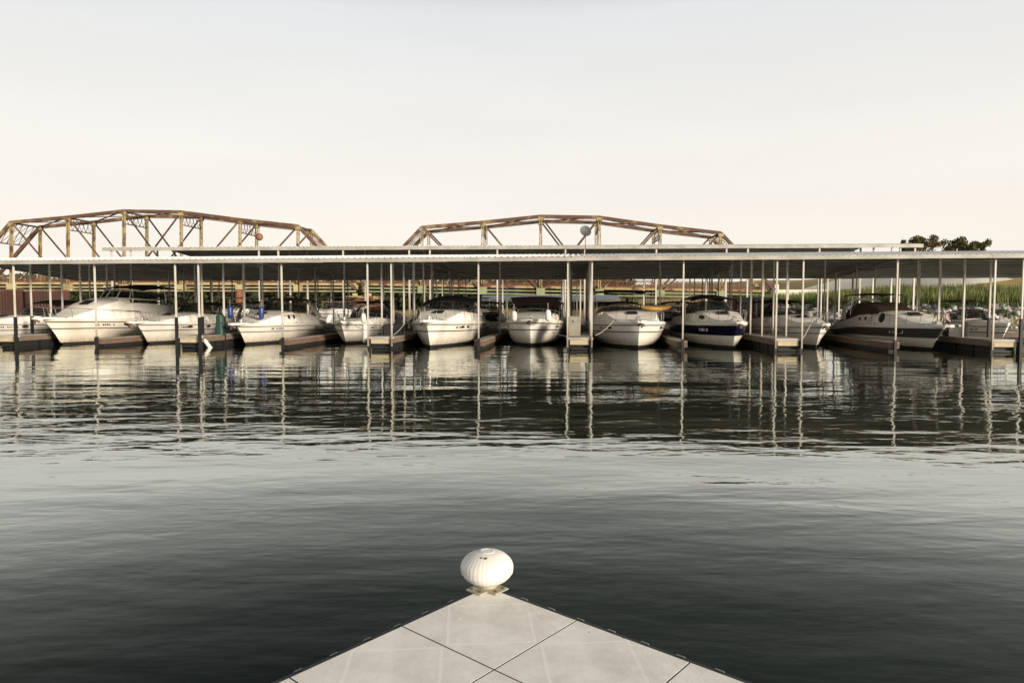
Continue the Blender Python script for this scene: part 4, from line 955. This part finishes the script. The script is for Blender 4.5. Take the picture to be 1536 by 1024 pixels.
# small striped flag on the open runabout's left
p = at(1419, 470, 3.4); fl = empty('flag', p); tag(fl, 'small red and white striped flag by the bow of the brown covered cruiser', 'flag')
b = MB(); b.tube([(0, 0, -.6), (-.12, 0, .25)], .01, 5); b.build('staff', M['chrome'], fl)
b = MB(); st = 7
for k in range(st):
    z0 = .22-k*.075
    b.grid([[(-.10+.02*k+x, .03*math.sin(x*12), z0 - x*.8) for x in (0, .08, .16, .24)], [(-.08+.02*k+x, .03*math.sin(x*12+.3), z0-.075 - x*.8) for x in (0, .08, .16, .24)]], mi=k % 2)
b.build('cloth', [M['flag_r'], M['white_paint']], fl, fix=False)

# ------------------------------------------------------------------ the near dock corner
C = px_at_z(730.5, 879.9, .45); A2 = px_at_z(433.7, 1014.6, .45); B2 = px_at_z(1036, 992, .45)
bis = ((A2-C).normalized() + (B2-C).normalized()).normalized(); ang = math.atan2(bis.y, bis.x)
TS = ((A2-C).length + (B2-C).length)/4
nd = empty('concrete_dock', (C.x, C.y, 0), ang + R(45)); tag(nd, 'corner of a pale concrete paver dock in the foreground with black rubber edging', 'dock')
# local: dock fills x<0.. use axes so that corner is the origin, edges run along +x' and +y' after rotation
def tile_mat():
    m = bpy.data.materials.new('brushed_paver'); m.use_nodes = True; t = m.node_tree; b = t.nodes["Principled BSDF"]; b.inputs["Roughness"].default_value = .85
    co = t.nodes.new("ShaderNodeTexCoord"); sx = t.nodes.new("ShaderNodeSeparateXYZ"); t.links.new(co.outputs["Object"], sx.inputs[0])
    def mt(op, a, c=None):
        n = t.nodes.new("ShaderNodeMath"); n.operation = op
        for i, x in enumerate((a, c)):
            if x is None: continue
            if isinstance(x, (int, float)): n.inputs[i].default_value = x
            else: t.links.new(x, n.inputs[i])
        return n.outputs[0]
    d = mt('ADD', mt('ABSOLUTE', sx.outputs[0]), mt('ABSOLUTE', sx.outputs[1]))
    band = mt('LESS_THAN', mt('ABSOLUTE', mt('SUBTRACT', d, TS*.47)), .012)
    n1 = t.nodes.new("ShaderNodeTexNoise"); n1.inputs["Scale"].default_value = 3.5; n1.inputs["Detail"].default_value = 8; n1.inputs["Roughness"].default_value = .7; t.links.new(co.outputs["Object"], n1.inputs["Vector"])
    cr = t.nodes.new("ShaderNodeValToRGB"); cr.color_ramp.elements[0].position = .3; cr.color_ramp.elements[1].position = .72; cr.color_ramp.elements[0].color = (.60, .565, .515, 1); cr.color_ramp.elements[1].color = (.86, .825, .77, 1); t.links.new(n1.outputs["Fac"], cr.inputs[0])
    n3 = t.nodes.new("ShaderNodeTexNoise"); n3.inputs["Scale"].default_value = 90; n3.inputs["Detail"].default_value = 3; t.links.new(co.outputs["Object"], n3.inputs["Vector"])
    m3 = t.nodes.new("ShaderNodeMixRGB"); m3.blend_type = 'OVERLAY'; m3.inputs[0].default_value = .22; t.links.new(cr.outputs[0], m3.inputs[1]); t.links.new(n3.outputs["Fac"], m3.inputs[2])
    m2 = t.nodes.new("ShaderNodeMixRGB"); t.links.new(mt('MULTIPLY', band, .55), m2.inputs[0]); t.links.new(m3.outputs[0], m2.inputs[1]); m2.inputs[2].default_value = (.84, .81, .76, 1); t.links.new(m2.outputs[0], b.inputs["Base Color"])
    gco = t.nodes.new("ShaderNodeNewGeometry")
    def spots(scale, thr, col, src):
        vo = t.nodes.new("ShaderNodeTexVoronoi"); vo.inputs["Scale"].default_value = scale; t.links.new(gco.outputs["Position"], vo.inputs["Vector"])
        nn = t.nodes.new("ShaderNodeTexNoise"); nn.inputs["Scale"].default_value = scale*5; t.links.new(gco.outputs["Position"], nn.inputs["Vector"])
        pick = t.nodes.new("ShaderNodeSeparateColor"); t.links.new(vo.outputs["Color"], pick.inputs[0])
        f = mt('MULTIPLY', mt('LESS_THAN', mt('ADD', vo.outputs["Distance"], mt('MULTIPLY', nn.outputs["Fac"], .05)), thr), mt('GREATER_THAN', pick.outputs[0], .72))
        mm = t.nodes.new("ShaderNodeMixRGB"); t.links.new(mt('MULTIPLY', f, .6), mm.inputs[0]); t.links.new(src, mm.inputs[1]); mm.inputs[2].default_value = (*col, 1); return mm.outputs[0]
    st = t.nodes.new("ShaderNodeTexNoise"); st.inputs["Scale"].default_value = 1.7; st.inputs["Detail"].default_value = 7; st.inputs["Roughness"].default_value = .75; t.links.new(gco.outputs["Position"], st.inputs["Vector"])
    sr = t.nodes.new("ShaderNodeMapRange"); sr.inputs[1].default_value = .52; sr.inputs[2].default_value = .70; sr.inputs[4].default_value = .45; t.links.new(st.outputs["Fac"], sr.inputs[0])
    ms_ = t.nodes.new("ShaderNodeMixRGB"); t.links.new(sr.outputs[0], ms_.inputs[0]); t.links.new(m2.outputs[0], ms_.inputs[1]); ms_.inputs[2].default_value = (.47, .43, .37, 1)
    c_ = spots(7, .07, (.20, .17, .14), ms_.outputs[0]); c_ = spots(4, .055, (.92, .90, .86), c_); t.links.new(c_, b.inputs["Base Color"])
    n2 = t.nodes.new("ShaderNodeTexNoise"); n2.inputs["Scale"].default_value = 70; n2.inputs["Detail"].default_value = 5; t.links.new(co.outputs["Object"], n2.inputs["Vector"])
    bp = t.nodes.new("ShaderNodeBump"); bp.inputs["Strength"].default_value = .15; bp.inputs["Distance"].default_value = .004; t.links.new(mt('SUBTRACT', n2.outputs["Fac"], mt('MULTIPLY', band, .5)), bp.inputs["Height"]); t.links.new(bp.outputs[0], b.inputs["Normal"])
    return m
TM = tile_mat()
def bevel_tile(s, th, bv):
    h = s/2; rows = [[(-k, -k, z), (k, -k, z), (k, k, z), (-k, k, z)] for z, k in ((-th, h), (-bv, h), (0, h-bv))]
    b = MB(); b.grid(rows, closed=True); b.add(rows[-1], [(0, 1, 2, 3)]); return b
tile_src = None
for i in range(6):
    for j in range(6):
        if i+j > 6: continue
        if tile_src is None: o = tile_src = bevel_tile(TS-.008, .07, .0010).build('paver', TM, nd)
        else: o = tile_src.copy(); COL.objects.link(o); o.parent = nd
        o.location = ((i+.5)*TS*-1, (j+.5)*TS, .45) if False else ((i+.5)*TS, -(j+.5)*TS, .45); o.rotation_euler[2] = 0
b = MB(); b.box(.0, 6*TS, -6*TS, 0, .05, .4491); b.build('frame', M['black'], nd)
for e_ in (0, 1):
    b = MB(); prof = [(0.0, .435), (.05, .43), (.075, .40), (.08, .25), (.05, .20), (0, .19)]
    rows = []
    for s in np.linspace(.02, 6*TS, 40): rows.append([((s, w+.004, z) if e_ == 0 else (-w-.004, -s, z)) for w, z in prof])
    b.grid(rows); o = b.build('edge_bumper', M['black'], nd)
    k = int(6*TS/.20)
    for q in range(1, k):
        s = q*.20+.03; b = MB()
        if e_ == 0: b.box(s, s+.045, .047, .055, .428, .4345)
        else: b.box(-.055, -.047, -s-.045, -s, .428, .4345)
        b.build('staple', M['staple'], o)
# corner wheel
RW, HW = .160, .101
cw = empty('corner_wheel', (0, 0, .45), 0); cw.parent = nd
n = 216; rows = []
for q in np.linspace(-1, 1, 45):
    ph = q*PI/2*.965; r_ = RW*math.cos(ph)**.92; z = HW*math.sin(ph)
    fl = .0014*sstep(-.97, -.75, q)*(1-sstep(.50, .78, q))
    seam = .0035*math.exp(-((q+.17)/.022)**2)
    rows.append([((r_ + fl*abs(math.sin(18*a))**.6 - fl + seam)*math.cos(a), (r_ + fl*abs(math.sin(18*a))**.6 - fl + seam)*math.sin(a), z) for a in np.linspace(0, 2*PI, n+1)[:-1]])
b = MB(); b.grid(rows, closed=True); b.add(rows[0], [tuple(range(n))]); b.add(rows[-1], [tuple(range(n))]); o = b.build('tyre', M['wheel'], cw, smooth=50); o.location = (0, 0, HW+.022)
b = MB(); b.lathe([(.046, 0), (.046, .003), (.034, .005), (.030, .001)], (0, 0, HW*2+.018), 24); b.build('hub', M['wheel'], cw, smooth=40)
for px, py, r_ in ((.052, -.068, .011), (.030, -.080, .008), (-.078, .01, .007), (-.065, -.02, .004)):
    zq = HW*math.sqrt(max(0, 1-(math.hypot(px, py)/RW)**2)); b = MB(); b.lathe([(r_, -.004), (r_, .003), (r_*.5, .004)], (px, py, HW+.022+zq), 10); b.build('drain_plug', M['steel_dark'], cw)
b = MB()
b.box(-.060, .125, -.060, .055, .003, .010); b.box(-.055, .060, -.125, -.0601, .003, .010); b.build('bracket', M['zinc'], cw)
b = MB(); b.lathe([(.06, .010), (.06, .026)], (0, 0, 0), 20); b.build('axle', M['zinc'], cw, smooth=40)
for x, y in ((.10, .03), (.10, -.035), (-.03, -.10), (.035, -.10)):
    b = MB(); b.lathe([(.009, .0101), (.009, .016), (.005, .018)], (x, y, 0), 6); b.build('bolt', M['steel_dark'], cw)
